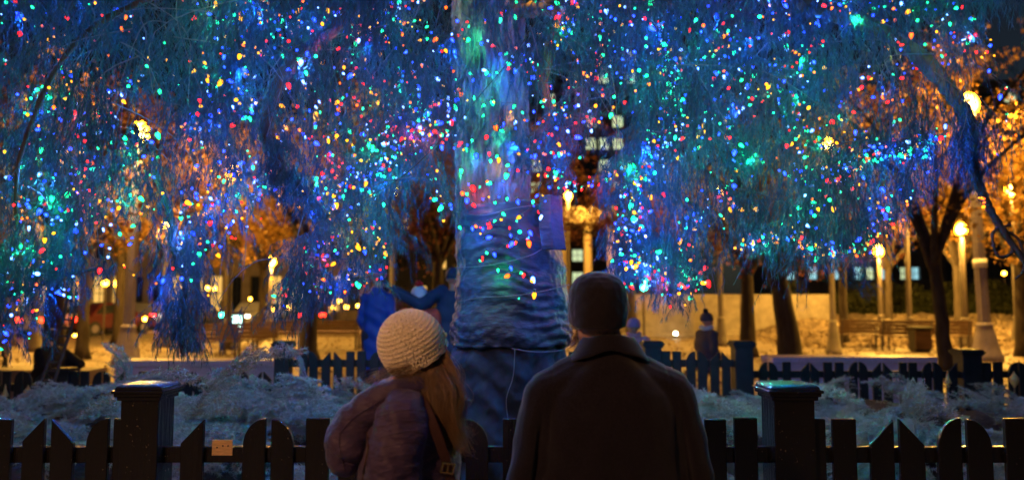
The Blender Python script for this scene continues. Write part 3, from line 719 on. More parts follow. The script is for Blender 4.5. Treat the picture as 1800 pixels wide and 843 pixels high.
# ------------------------------------------------------------------ the great conifer
TD = 5.35
trx = PX(893, TD)
tree = empty('weeping_conifer', (0, 0, 0), label='huge weeping conifer hung with coloured lights, its trunk wrapped in navy tarpaulin', cat='tree')
NT, NZ = 150, 300
aa = np.linspace(0, 2*np.pi, NT, endpoint=False)[None, :]; z_ = np.linspace(.15, 7.5, NZ)[:, None]
r0 = .262-.010*(z_-1.2)+.12*np.clip(.9-z_, 0, 1)
rr = r0*(1+.045*np.sin(5*aa+z_*.6)+.03*np.sin(11*aa+z_*2.3))
pl_ = np.sin(aa*19+2.2*np.sin(z_*5+aa*3)+1.1*np.sin(z_*17))*np.sin(z_*13+2.5*np.sin(aa*6+z_*2)+1.3*np.sin(aa*23))
rr = rr+.014*np.sign(pl_)*np.abs(pl_)**.4+.006*np.sin(aa*47+z_*21+2*np.sin(z_*60))+RNG.normal(0, .0025, (NZ, NT))
V = np.stack([PX(864, TD)+(z_-2.5)*(-.03)+rr*np.cos(aa), TD+rr*np.sin(aa), z_+0*rr], -1).reshape(-1, 3)
i_, j_ = np.meshgrid(np.arange(NZ-1), np.arange(NT), indexing='ij'); a_ = (i_*NT+j_).ravel(); b_ = (i_*NT+(j_+1) % NT).ravel()
link(bpy.data.objects.new('trunk', fast_mesh('trunk', V, np.stack([a_, b_, b_+NT, a_+NT], -1), BBARK, smooth=True)), tree)
def tcx(z): return PX(864, TD) + (z-2.5)*(-.03)
def branch(pts, r0, r1, name='branch', m=BARK, k=6, n=8):
    pl = smoothline(pts, k*3); b = MB(); b.tube(pl, [(r0+(r1-r0)*i/(len(pl)-1))*random.uniform(.80, 1.18) for i in range(len(pl))], n+4); return b.build(name, m, tree, smooth=True)
branch([(tcx(4.4), TD, 4.4), P(640, 10, 5.0), P(500, 130, 4.6), P(470, 240, 4.5), P(520, 320, 4.5), P(575, 385, 4.5)], .055, .035)
branch([(tcx(3.6), TD, 3.6), P(980, 20, 5.0), P(955, 130, 4.8), P(965, 210, 4.8), P(930, 245, 4.8)], .06, .022)
branch([(tcx(4.6), TD, 4.6), P(1300, -30, 5.0), P(1560, 60, 5.0), P(1690, 190, 5.0), P(1712, 300, 5.0), P(1750, 385, 5.0), P(1830, 500, 5.0)], .08, .012)
branch([P(1735, 360, 5.0), P(1760, 395, 5.0), P(1780, 440, 5.0), P(1755, 450, 5.0), P(1745, 410, 5.0), P(1775, 395, 5.0)], .012, .008)
branch([P(1750, 400, 5.0), P(1790, 420, 5.0), P(1800, 470, 5.0), P(1785, 490, 5.0)], .010, .006)
branch([(tcx(4.9), TD, 4.9), P(400, -60, 4.6), P(150, 60, 4.4), P(40, 260, 4.3), P(30, 420, 4.4)], .026, .008)
branch([P(0, 520, 5.2), P(60, 505, 5.2), P(110, 485, 5.3), P(180, 470, 5.5)], .022, .010)
branch([P(300, 420, 4.9), P(325, 500, 4.9), P(315, 560, 4.9), P(322, 625, 4.9)], .022, .012)
branch([P(270, 300, 4.9), P(300, 380, 4.9), P(300, 420, 4.9)], .02, .022)
for k in range(16):
    a = R(k*22.5+6); z0 = 3.9+.13*k; L_ = random.uniform(2.8, 4.2)
    d = Vector((math.cos(a), math.sin(a), 0)); o_ = Vector((tcx(z0), TD, z0))
    if d.y < -.5: L_ *= .62
    branch([o_, o_+d*L_*.45+Vector((0, 0, .25)), o_+d*L_*.8+Vector((0, 0, -.1)), o_+d*L_+Vector((0, 0, -.9))], .07, .015)
# pale thin twigs
tw = MB()
DEN = [
 [1,1,1,1,1,1,1,1,.75,1,1,1,1,1,1,1,.9,.55],
 [.9,.9,1,1,1,.75,.9,.9,.4,.9,.9,1,1,1,1,.85,.7,.35],
 [.85,.85,.5,.8,.9,.5,.75,.9,.1,.7,.4,.9,1,1,.65,.2,.4,.35],
 [.8,.75,.5,.35,.6,.3,.8,.85,.05,.4,.05,.85,.9,.9,.8,.5,.45,.1],
 [.75,.6,.15,.6,.08,.25,.5,.2,0,0,.05,.75,.6,.8,.8,.55,.1,0],
 [.65,.3,.05,.5,.05,.5,.6,.05,0,0,.1,.65,.35,.3,.5,.2,0,0],
 [.42,.06,.02,.5,.05,.3,.2,0,0,0,0,.2,.1,0,0,0,0,0],
 [.15,.0,.05,.25,0,.08,.0,0,0,0,0,0,0,0,0,0,0,0]]
DEN = np.array(DEN)
def dens(px, py):
    if py < 0: return 1
    x = px/100-.5; y = py/80-.5; x0 = int(np.clip(math.floor(x), 0, 16)); y0 = int(np.clip(math.floor(y), 0, 6))
    fx = np.clip(x-x0, 0, 1); fy = np.clip(y-y0, 0, 1)
    if py > 640: return 0
    D_ = DEN; return D_[y0, x0]*(1-fx)*(1-fy)+D_[y0, x0+1]*fx*(1-fy)+D_[y0+1, x0]*(1-fx)*fy+D_[y0+1, x0+1]*fx*fy
def proj(p):
    dx, dy, dz = p[0], p[1], p[2]-CAMH
    f = dy*math.cos(PITCH)+dz*math.sin(PITCH); u = -dy*math.sin(PITCH)+dz*math.cos(PITCH)
    return 900+FPX*dx/f, 421.5-FPX*u/f
for i in range(520):
    px = random.uniform(-50, 1750); py = random.uniform(-150, 520)
    if random.random() > dens(px, py+30): continue
    D_ = random.uniform(4.1, 6.6); p = P(px, py, D_); d = Vector((random.gauss(0, .35), random.gauss(0, .2), -random.uniform(.15, .8)))
    q = p+d*.5+Vector((random.gauss(0, .12), 0, .08)); e = p+d+Vector((0, 0, -.12))
    if dens(*proj(e)) < .08: continue
    pl = smoothline([p, q, e], 5); tw.tube(pl, [.0042*(1-.7*j/len(pl)) for j in range(len(pl))], 4)
tag(tw.build('twigs', TWIG, tree), kind='stuff')
# hanging fronds
BPOS = []
def fronds(N_cl, seed):
    rn = np.random.default_rng(seed); starts = []; lens = []; sway = []; fat = []
    # tassels that carry the bulbs, and sleeves of tassels round the drooping limbs
    def tassel(c, k, L_, spread=.035):
        s = rn.normal(0, .07, 2)
        for _ in range(k):
            starts.append(c+rn.normal(0, spread, 3)); lens.append(L_*rn.uniform(.6, 1.2)); sway.append([s[0]+rn.normal(0, .05), s[1]+rn.normal(0, .05)])
    for p in BPOS:
        px, py = proj(p)
        if rn.random() < .32 and dens(min(max(px, 0), 1799), py) > .1: tassel(np.array(p)+np.array([0, rn.uniform(.02, .06), rn.uniform(.05, .12)]), int(rn.integers(3, 7)), rn.uniform(.10, .22))
    for line, n_, L0 in (([(300, 380), (325, 500), (315, 560), (322, 610)], 75, .22), ([(470, 235), (500, 290), (530, 330), (575, 385)], 60, .12), ([(1690, 130), (1705, 200), (1712, 270)], 60, .30), ([(60, 200), (35, 300), (30, 420), (20, 520)], 60, .25),
                         ([(545, 400), (530, 470), (520, 540)], 40, .2), ([(100, 380), (100, 500)], 35, .25), ([(1110, 400), (1200, 430), (1190, 470)], 50, .18)):
        for _ in range(int(n_*.36)):
            k = rn.integers(0, len(line)-1); t = rn.random(); q = np.array(line[k])*(1-t)+np.array(line[k+1])*t
            tassel(np.array(P(q[0]+rn.normal(0, 12), q[1]+rn.normal(0, 5), 4.88+rn.normal(0, .06) if line[0][0] != 470 else 4.42+rn.normal(0, .05))), 7, L0*rn.uniform(.6, 1.1))
    n_own = len(starts)
    while len(starts) < n_own + N_cl*9:
        px = rn.uniform(-120, 1860); py = rn.uniform(-260, 600)
        D_ = rn.choice([rn.uniform(3.9, 5.0), rn.uniform(5, 7.0), rn.uniform(6, 7.6)], p=[.42, .38, .2])
        dn = dens(min(max(px, 0), 1799), py+25)
        if dn < .03 or rn.random() > dn**2.1*(.62+.38*math.sin(px*.021+2*math.sin(py*.013))**2): continue
        c = np.array(P(px, py, D_))
        if abs(c[0]-tcx(c[2])) < .5 and abs(D_-TD) < .5: continue
        if py > 250 and 780 < px < 1010: continue
        s = rn.normal(0, .10, 2); k = int(rn.integers(5, 14)); L_ = rn.uniform(.14, .42)
        if py > 430: L_ *= .7
        for _ in range(k):
            starts.append(c+np.array([rn.normal(0, .055), rn.normal(0, .055), rn.normal(0, .05)])); lens.append(L_*rn.uniform(.6, 1.25)); sway.append([s[0]+rn.normal(0, .06), s[1]+rn.normal(0, .06)])
    S = np.array(starts); Ls = np.array(lens); W = np.array(sway); n = len(S)
    K = 7; tt = np.linspace(0, 1, K)
    ph = rn.uniform(0, 6.28, (n, 2)); am = rn.uniform(.004, .02, (n, 2))
    def at_(t):   # t (n,m)
        x = S[:, 0, None] + W[:, 0, None]*np.sqrt(t+.001)*1.0 + am[:, 0, None]*np.sin(ph[:, 0, None]+t*7)
        y = S[:, 1, None] + W[:, 1, None]*np.sqrt(t+.001)*1.0 + am[:, 1, None]*np.sin(ph[:, 1, None]+t*6)
        z = S[:, 2, None] - Ls[:, None]*t
        return np.stack([x, y, z], -1)
    # needles: narrow triangles swept down along each spine
    M_ = 46
    t = rn.uniform(0, 1, (n, M_)); base = at_(t)
    a = rn.uniform(0, 2*np.pi, (n, M_)); sp = rn.uniform(.15, .75, (n, M_)); ln = rn.uniform(.028, .075, (n, M_))*(1.1-.3*t)
    d = np.stack([np.cos(a)*sp, np.sin(a)*sp, -np.ones_like(a)], -1); d /= np.linalg.norm(d, axis=-1)[..., None]
    wv = np.stack([np.cos(a+1.57), np.sin(a+1.57), np.zeros_like(a)], -1)*(rn.uniform(.0010, .0024, (n, M_)))[..., None]
    tip = base+d*ln[..., None]
    V = np.stack([base-wv, base+wv, tip], 2).reshape(-1, 3)
    # spines: thin strips
    sp_ = at_(np.tile(tt, (n, 1))); wx = np.array([.0024, .0010, 0])
    A = sp_-wx; B = sp_+wx
    V2 = np.stack([A[:, :-1], B[:, :-1], (sp_[:, 1:])], 2).reshape(-1, 3)
    V = np.concatenate([V, V2]); F = np.arange(len(V)).reshape(-1, 3)
    return V, F
# ------------------------------------------------------------------ trunk wraps
def wrapfn(co, no):
    z = co[:, 2]; a = np.arctan2(co[:, 1]-TD, co[:, 0]-PX(898, TD))
    f = np.sin(z*85 + 3.2*np.sin(a*2.3+z*5) + 2.3*np.sin(a*5+1)) * (.5+.5*np.sin(a*3+z*7))
    g = np.sin(z*27 + 3*np.sin(a*1.7+2)+a*2)
    return .007*f + .006*g + .008*wob(co, 14, 2)+.004*wob(co, 45, 3)
r = empty('trunk_wrap', (PX(898, TD), TD, 0), label='wrinkled navy tarpaulin wound round the trunk and tied with rope', cat='trunk wrap')
def wrap_rings(prof, n=72):
    rs = []
    for cx, z, rx, ry in prof: rs.append([Vector((cx+rx*math.cos(2*math.pi*k/n), TD+ry*math.sin(2*math.pi*k/n), z)) for k in range(n)])
    return rs
def wp(y, xa, xb):
    D0 = TD-.36; a = (xa-900)/FPX*D0; b_ = (xb-900)/FPX*D0; z = P(0, y, D0).z
    return ((a+b_)/2, z, (b_-a)/2*1.03, (b_-a)/2*.98)
prof = [wp(y, a, b_) for y, a, b_ in ((352, 806, 978), (375, 799, 984), (420, 797, 990), (470, 799, 996), (520, 798, 1003), (560, 794, 1008), (590, 788, 1008), (612, 790, 1002))]
pp = []
for (a, b_) in zip(prof[:-1], prof[1:]):
    for q in range(12): pp.append(tuple(a[i]+(b_[i]-a[i])*q/12 for i in range(4)))
pp.append(prof[-1])
b = MB(); b.rings(wrap_rings(pp, 110)); o = b.build('tarpaulin', TARP, r, voxel=.012, it=1, fn=wrapfn)
o.location = -r.location
b = MB(); pts = []
e = wp(350, 950, 988)
rs = []
for i, (y, xa, xb, dd) in enumerate(((343, 948, 988, -.43), (360, 947, 989, -.44), (400, 948, 991, -.44), (440, 952, 996, -.43))):
    D0 = TD+dd+.05; row = [P(xa, y+4*math.sin(i), D0), P((xa+xb)/2, y-2, D0-.02), P(xb, y, D0+.06), P(xb-1, y, D0+.075), P((xa+xb)/2, y-2, D0-.005), P(xa+1, y+4*math.sin(i), D0+.015)]
    rs.append(row)
b.rings(rs); o = b.build('flap', TARP, r, smooth=False, voxel=.008, it=2); o.location = -r.location
def ropes(lines, name='rope'):
    for ys in lines:
        pts = []
        for i, (x, y) in enumerate(ys):
            hx = (x-898)/100; D0 = TD-.40*math.sqrt(max(.05, 1-min(1, abs(hx))**2))-.012; pts.append(P(x, y, D0)-r.location)
        m = MB(); m.tube(smoothline(pts, 5), .0035, 5); m.build(name, ROPE, r, smooth=True)
ropes([[(800, 470), (840, 468), (880, 462), (940, 445), (995, 405)], [(806, 530), (850, 522), (900, 520), (960, 510), (1000, 500)], [(900, 612), (940, 618), (985, 615), (1010, 600)], [(800, 372), (850, 378), (900, 366), (960, 358)]])
r2 = empty('burlap_wrap', (PX(880, TD), TD, 0), label='faded burlap skirt flaring round the foot of the trunk below the tarpaulin', cat='trunk wrap')
prof = [wp(y, a, b_) for y, a, b_ in ((608, 796, 996), (640, 786, 998), (690, 778, 990), (740, 770, 985), (800, 760, 992), (860, 745, 1005), (930, 730, 1020))]
prof = [(c, z, rx*.98, ry*.95) for c, z, rx, ry in prof]
pp = []
for (a, b_) in zip(prof[:-1], prof[1:]):
    for q in range(10): pp.append(tuple(a[i]+(b_[i]-a[i])*q/10 for i in range(4)))
pp.append(prof[-1])
def skirtfn(co, no):
    z = co[:, 2]; a = np.arctan2(co[:, 1]-TD, co[:, 0]-PX(885, TD))
    return .036*np.sin(a*9+2*np.sin(z*6)) * np.clip((1.35-z)*1.6, 0, 1) + .022*wob(co, 9, 5)+.010*np.sin(z*34+a*6+2*np.sin(a*4))+.006*wob(co, 40, 2)
b = MB(); b.rings(wrap_rings(pp, 110)); o = b.build('burlap', BURLAP, r2, voxel=.012, it=1, fn=skirtfn); o.location = -r2.location
m = MB(); m.tube(smoothline([P(905, 612, TD-.43)-r2.location, P(902, 660, TD-.43)-r2.location, P(890, 700, TD-.43)-r2.location, P(893, 735, TD-.44)-r2.location], 5), .003, 6); m.build('seam', ROPE, r2, smooth=True)

# ------------------------------------------------------------------ light strings
# colour, pale core, visible strength, colour and watts of the light it throws on what hangs round it
BC = {'b': ((.006, .035, 1), (.035, .09, 1), 5, (.012, .13, 1), 6.5), 'g': ((.003, 1, .30), (.04, 1, .42), 3.4, (.01, 1, .40), 5.5), 'y': ((1, .36, .006), (1, .44, .02), 3, (1, .42, .03), 3.0),
      'r': ((1, .008, .015), (1, .035, .035), 3.6, (1, .02, .05), 6.0), 'w': ((.07, .22, 1), (.35, .55, 1), 4.5, (.08, .25, 1), 7.0), 'o': ((1, .10, .004), (1, .2, .02), 3.2, (1, .15, .01), 3.5)}
LD = {}
def glow(c, p, parent, k=1.0):
    key = (c, k)
    if key not in LD:
        l_ = bpy.data.lights.new('bulb_light', 'POINT'); l_.color = BC[c][3]; l_.energy = BC[c][4]*k; l_.shadow_soft_size = .004; LD[key] = l_
    o = bpy.data.objects.new('bulb_light', LD[key]); o.location = p; link(o, parent)
BM = {}
def bulb_mesh(c, s, kind):
    key = (c, kind)
    if key in BM: return BM[key]
    b = MB()
    if kind == 'c9': prof = [(.005, 0), (.0095, .005), (.0108, .011), (.0085, .021), (.0035, .031)]
    else: prof = [(.003, 0), (.0068, .004), (.0078, .009), (.0058, .014), (.002, .018)]
    b.lathe([(r_, -z) for r_, z in prof], 8)
    b.cur = 1; b.lathe([(prof[0][0]*1.2, .016), (prof[0][0]*1.3, .0)], 6)
    col, core, st = BC[c][:3]
    if ('e', c) not in BM: BM[('e', c)] = bulbmat('bulb_'+{'b': 'blue', 'g': 'green', 'y': 'yellow', 'r': 'red', 'w': 'ice', 'o': 'orange'}[c], col, core, st); BM[('e', c)].cycles.emission_sampling = 'NONE'
    BM[key] = b.mesh('bulb', [BM[('e', c)], CABLE], True); return BM[key]
NB = [0]
def light_string(label, pts, n, jit, D, dj=.35, big=.34, cols='bbbbbggggyyyrrrwwoo', surf=None, group='strings of coloured lights on the conifer', sc=1.0, every=15, gk=1.0):
    rr = random.Random(hash(label) % 1 + n*31+int(pts[0][0])*7+int(pts[-1][1]))
    pl = smoothline([Vector((x, y, 0)) for x, y in pts], 12)
    n = int(n*1.38); cum = [0]
    for a, b_ in zip(pl[:-1], pl[1:]): cum.append(cum[-1]+(b_-a).length)
    r = empty('light_string', (0, 0, 0), label=label, cat='light string')
    wire = []; first = None; ph = rr.uniform(0, 6)
    for i in range(n):
        s = cum[-1]*(i+rr.uniform(-.5, .5))/n; s = min(max(s, 0), cum[-1]-1e-4)
        k = max(j for j in range(len(cum)) if cum[j] <= s); f = (s-cum[k])/max(1e-6, cum[k+1]-cum[k]); q = pl[k].lerp(pl[k+1], f)
        px = q.x+rr.gauss(0, jit*.8); py = q.y+rr.gauss(0, jit*.8)
        if surf is not None: p = surf(px, py, rr)
        else: p = P(px, py, D+dj*math.sin(ph+i*.13)+rr.uniform(-.12, .12))
        c = rr.choice(cols); kd = 'c9' if rr.random() < big else 'mini'
        if i % every == every//2 and not (surf is trunksurf and py > 340 and i % 2):
            c = rr.choice('bbbbbgggrwy'); kd = 'c9'; glow(c, p+Vector((0, -.012, -.04)), r, gk)
        o = bpy.data.objects.new('bulb', bulb_mesh(c, 1, kd)); o.location = p; o.rotation_euler = (rr.gauss(0, .7), rr.gauss(0, .7), rr.uniform(0, 6)); s_ = rr.choice((.55, .75, .9, 1.05, 1.3))*rr.uniform(.9, 1.1)*sc; o.scale = (s_, s_, s_)
        link(o, r); wire.append(p+Vector((0, 0, .014))); NB[0] += 1
        if surf is None: BPOS.append(tuple(p))
    # wire: order of the bulbs, sagging between
    w_ = []
    w_ = list(zip(wire[:-1], wire[1:]))
    m = MB()
    wp_ = []
    for a, b_ in w_: wp_ += [a, (a+b_)/2+Vector((0, 0, -.1*(b_-a).length))]
    m.tube(wp_+[wire[-1]], .0014, 3)
    m.build('wire', CABLE, r)
    return r
def trunksurf(px, py, rr):
    D0 = TD-.33; p = P(px, py, D0); cx = tcx(p.z); R0 = .285-.010*(p.z-1.2)
    if py > 352: R0 = .40; cx = PX(898, TD)
    h = max(-.95, min(.95, (p.x-cx)/R0)); return Vector((cx+h*R0, TD-R0*math.sqrt(1-h*h)-.035, p.z))
LS = light_string
LS('lights scattered down the left edge of the tree to the fence', [(-40, -60), (20, 30), (120, 110), (60, 230), (150, 300), (40, 400), (75, 480), (10, 590)], 105, 32, 4.6)
LS('lights across the branches above the tall left lamp post', [(120, -80), (200, 20), (260, 110), (180, 200), (260, 255), (150, 310), (250, 345), (160, 420), (215, 470)], 90, 34, 4.8)
LS('lights in the upper left fronds, ending in the long hanging tail', [(340, -120), (380, 30), (430, 70), (350, 140), (450, 170), (340, 220), (410, 290), (350, 360), (335, 420), (318, 490)], 140, 28, 4.6)
LS('dense row of lights along the top, left of the trunk', [(420, -40), (470, 30), (560, 18), (640, 55), (700, 15), (760, -60)], 150, 24, 4.9, big=.2)
LS('lights on the blue fronds left of the drooping dark branch', [(420, 60), (540, 130), (470, 200), (560, 250), (600, 310), (560, 180), (520, 90)], 80, 26, 4.7)
LS('dense diagonal swag of lights climbing to the bare trunk', [(575, 340), (610, 325), (660, 300), (720, 240), (785, 185)], 165, 24, 4.8, dj=.2, big=.15, cols='bbbbggggyyyrrwww')
LS('lights hanging between the diagonal swag and the top row', [(650, 50), (600, 150), (680, 170), (640, 250), (730, 200), (700, 120)], 75, 24, 5.1)
LS('lights over the orange gap left of the dark branch', [(500, 250), (430, 330), (350, 395), (395, 410), (440, 350), (515, 300)], 60, 20, 4.9, big=.4)
LS('lights at the drooping tips above the blue coat', [(540, 345), (580, 400), (545, 455), (620, 430), (655, 385), (660, 470), (625, 495), (560, 500), (480, 515)], 90, 14, 4.9, cols='bbbgggyyyyrro', big=.2)
LS('larger lights wound round the bare trunk and tarpaulin', [(800, -80), (905, 0), (800, 50), (905, 100), (800, 150), (915, 200), (800, 250), (915, 295), (805, 340), (960, 365), (820, 400), (940, 415), (850, 450), (930, 490), (900, 530)], 95, 9, 5.0, big=.8, surf=trunksurf, sc=1.1, every=5, gk=.28, cols='bbbggggyrrrow')
LS('lights just right of the bare trunk', [(930, -60), (1000, 50), (925, 110), (975, 190), (930, 250), (990, 290), (960, 330)], 105, 22, 4.8)
LS('lights across the top fronds right of the trunk', [(990, -90), (1060, 50), (1130, 20), (1185, 80), (1120, 130), (1060, 90), (1010, 200), (1070, 200)], 120, 24, 4.7)
LS('densest glowing column of lights down the right of the office block', [(1150, 40), (1175, 110), (1185, 200), (1160, 250), (1140, 290), (1115, 340), (1105, 400), (1120, 440), (1150, 475)], 235, 20, 4.7, dj=.15, big=.22, cols='bbbbggggyyyrrwww')
LS('sagging loop of lights in the gap before the office block', [(960, 300), (1000, 322), (1045, 320), (1090, 300), (1130, 320)], 30, 7, 4.9, big=.6)
LS('lights high over the man, right of the dense column', [(1215, -100), (1260, 30), (1310, 60), (1240, 110), (1330, 140), (1290, 200), (1225, 235), (1290, 250)], 110, 26, 4.7)
LS('sparse lights in the long grey fronds over the concrete wall', [(1290, 240), (1320, 285), (1260, 330), (1300, 360), (1215, 390), (1210, 440)], 45, 18, 4.8)
LS('lights in the fronds over the forked oak trunk', [(1350, -80), (1370, 30), (1430, 80), (1360, 160), (1430, 220), (1385, 290), (1440, 330), (1400, 390)], 130, 24, 4.7)
LS('lights along the very top at the right', [(1440, -40), (1480, 20), (1560, 10), (1640, 20), (1700, 60), (1620, 120), (1570, 70)], 75, 24, 4.9)
LS('bright swag of lights pointing to the tall right lamp post', [(1460, 315), (1500, 285), (1550, 265), (1600, 262), (1655, 235)], 95, 13, 4.8, dj=.12, cols='bbbggggyyrwo')
LS('low swag of lights over the concrete lamp post', [(1305, 435), (1370, 415), (1430, 432), (1500, 440), (1535, 412), (1560, 380), (1545, 355)], 95, 10, 4.9, dj=.12, cols='bbbgggyyyyrro', big=.2)
LS('sparse lights over the bright yellow crown', [(1470, 150), (1510, 240), (1480, 320), (1560, 345), (1620, 300), (1570, 190), (1500, 120)], 55, 24, 5.0)
LS('few lights at the far right edge beside the lamp glow', [(1700, 20), (1745, 120), (1780, 190), (1740, 260), (1700, 270)], 18, 18, 5.0)
LS('cluster of lights at the foot of the dense column', [(1085, 480), (1110, 450), (1160, 440), (1210, 470), (1215, 510), (1150, 500)], 42, 12, 4.9, cols='bbgggyyrr')
LS('lights on the fronds left of the bare trunk', [(690, 20), (780, 80), (700, 140), (770, 215), (700, 270), (770, 320), (785, 380)], 85, 24, 5.0)
LS('lights among the dim blue fronds above the person in black', [(40, 150), (150, 230), (80, 290), (190, 370), (60, 350), (20, 300), (120, 400)], 75, 30, 5.0)
LS('short tail of lights at the left above the dark fence', [(5, 480), (40, 530), (65, 500), (110, 510), (150, 520)], 26, 11, 5.0)
LS('warm little lights by the curled bare branch', [(1722, 345), (1727, 352), (1726, 362)], 5, 3, 5.0, cols='yyo', big=.1)
LS('strips of red and green lights behind the beanie', [(1075, 505), (1150, 480), (1172, 440), (1172, 490), (1205, 440), (1205, 505), (1250, 470)], 34, 7, 6.2, cols='rrrgg', big=1, sc=1.7)
def overhead(label, pts, n):
    return light_string(label, [(0, 0), (100, 100)], n, 0, 5, cols='bbbbbbbbggwwyr', big=1, surf=lambda px, py, rr: Vector(pts[0]).lerp(Vector(pts[1]), px/100)+Vector((rr.gauss(0, .35), rr.gauss(0, .35), rr.gauss(0, .3))), sc=1.2, every=8)
overhead('lights on the boughs high over the left fence post', ((-4.5, 4.2, 3.9), (-1.0, 3.4, 3.6)), 45)
overhead('lights on the boughs high over the couple', ((-1.2, 3.5, 3.7), (1.2, 3.6, 3.7)), 40)
overhead('lights on the boughs high over the right fence post', ((1.0, 3.4, 3.6), (4.5, 4.2, 3.9)), 45)
overhead('lights on the boughs high over the family', ((-2.5, 8.0, 4.1), (2.5, 8.2, 4.1)), 40)
print('bulbs', NB[0])
V, F = fronds(1150, 11)
tag(link(bpy.data.objects.new('foliage', fast_mesh('foliage', V, F, FOL)), tree), kind='stuff')
print('frond tris', len(F))
# black cable spanning from dark branch to trunk
b = MB(); b.tube(smoothline([P(590, 372, 4.4), P(650, 345, 4.4), P(720, 300, 4.4), P(800, 220, 4.4), P(850, 160, 4.4), P(905, 95, 4.4), P(960, 10, 4.4)], 6), .0035, 5)
tag(b.build('power_cable', RUBBER, None, smooth=True), label='thin black power cable slanting across the tree to the trunk', cat='cable')
# ------------------------------------------------------------------ ladder
r = empty('ladder', P(95, 690, 7.2), label='narrow wooden ladder leaning into the tree behind the left fence', cat='ladder')
ba = P(62, 700, 7.2); bb = P(86, 700, 7.2); ta = P(112, 560, 7.6); tb = P(130, 560, 7.6); ta2 = P(120, 515, 7.7); tb2 = P(135, 512, 7.7)
o_ = r.location
b = MB(); b.tube([ba-(ta-ba)*.5-o_, ta-o_, ta2-o_], .014, 6); b.build('rail', BARK, r)
b = MB(); b.tube([bb-(tb-bb)*.5-o_, tb-o_, tb2-o_], .014, 6); b.build('rail', BARK, r)
for i in range(-4, 10):
    t = i*.11; b = MB(); b.tube([ba.lerp(ta, t)-o_, bb.lerp(tb, t)-o_], .010, 6); b.build('rung', BARK, r)
# ------------------------------------------------------------------ fir boughs
def bough_mesh(seed, L_=.75):
    rn = np.random.default_rng(seed); V = []; 
    def needles(p0, p1, nn, ln):
        t = rn.uniform(0, 1, nn)[:, None]; b_ = p0+(p1-p0)*t; ax = (p1-p0)/np.linalg.norm(p1-p0)
        d = rn.normal(size=(nn, 3)); d[:, 2] = d[:, 2]*.55+.15; d -= ax*(d@ax)[:, None]; d /= np.linalg.norm(d, axis=1)[:, None]
        dr = d+ax*rn.uniform(.25, .8, nn)[:, None]; dr /= np.linalg.norm(dr, axis=1)[:, None]
        w_ = np.cross(dr, rn.normal(size=(nn, 3))); w_ /= np.linalg.norm(w_, axis=1)[:, None]; w_ *= .0019
        tip = b_+dr*(ln*rn.uniform(.7, 1.2, nn))[:, None]
        V.append(np.stack([b_-w_, b_+w_, tip], 1).reshape(-1, 3))
    def stem(p0, p1, w_):
        s = np.array([0, 0, w_]); q = np.array([0, w_, 0])
        V.append(np.array([p0-s, p0+s, p1, p0-q, p0+q, p1]))
    spine = [np.array([L_*t, .05*math.sin(t*3+seed), .16*math.sin(t*math.pi*.8)-.02-(.10*t*t)]) for t in np.linspace(0, 1, 9)]
    for i in range(8):
        stem(spine[i], spine[i+1], .005*(1-i/9)+.001); needles(spine[i], spine[i+1], 80, .027)
        for s in (-1, 1):
            for q in (.2, .7):
                a = spine[i]+(spine[i+1]-spine[i])*q; ln = L_*.42*(1-i/9)*rn.uniform(.75, 1.15)+.05
                e = a+np.array([ln*.72, s*ln*.7, rn.uniform(-.10, .03)*ln*3]); m_ = (a+e)/2+np.array([0, 0, .02])
                stem(a, m_, .0025); stem(m_, e, .0015); needles(a, m_, 46, .026); needles(m_, e, 46, .024)
                if ln > .16:
                    for s2 in (-1, 1):
                        f = m_+np.array([ln*.33, s2*ln*.22+s*.02, rn.uniform(-.03, .01)]); stem(m_, f, .0015); needles(m_, f, 40, .023)
    V = np.concatenate(V); return fast_mesh('fir_bough', V, np.arange(len(V)).reshape(-1, 3), BOUGH)
BMs = [bough_mesh(s, .55+.08*(s % 4)) for s in range(7)]
rb2 = random.Random(21)
def topy(px):   # silhouette of the heap in the photo
    k = [(0, 735), (60, 705), (150, 690), (200, 660), (215, 650), (260, 665), (330, 662), (420, 690), (520, 650), (560, 640), (640, 645), (700, 700), (780, 740), (950, 740), (1180, 650), (1230, 642), (1320, 650), (1400, 650), (1500, 668), (1560, 690), (1620, 720), (1700, 730), (1800, 735)]
    return np.interp(px, [a for a, _ in k], [b_ for _, b_ in k])
GBO = 'cut fir boughs heaped between the fences'
nbg = 0
for i in range(330):
    f = rb2.random(); D_ = 3.75+3.3*f**.8
    px = rb2.uniform(-120, 1920)
    if 735 < px < 1010 and D_ > 4.7: continue
    if 760 < px < 900 and rb2.random() < .6: continue
    yt = float(topy(px)); zt_ = P(px, yt, 6.2).z
    # heap height follows the silhouette at the far side, lower near the fence
    hmax = P(px, yt+14, D_).z - .10 if D_ > 4.8 else .30+(zt_-.36)*max(0, (D_-3.9)/1.3)*.8
    g_ = float(bedh(np.array(PX(px, D_)), np.array(D_)))
    z = g_ + (max(hmax, g_+.04)-g_)*rb2.uniform(.35, 1.0)**.7
    o = bpy.data.objects.new('fir_bough', BMs[i % 7]); link(o)
    o.location = (PX(px, D_), D_, z-.08); o.rotation_euler = (rb2.gauss(0, .25), rb2.gauss(.05, .2), rb2.uniform(0, 6.28)); s = rb2.uniform(.75, 1.15); o.scale = (s, s, s)
    
    where = ['behind the pickets left of the left fence post', 'between the left fence post and the woman', 'round the foot of the wrapped trunk', 'between the man and the right fence post', 'behind the pickets right of the right fence post'][int(np.searchsorted([275, 600, 1000, 1375], px))]
    tag(o, 'cut fir bough heaped '+('close ' if D_ < 5 else 'farther back ')+where, 'fir bough', GBO+(', near row' if D_ < 5 else ', far row')+', '+where); nbg += 1
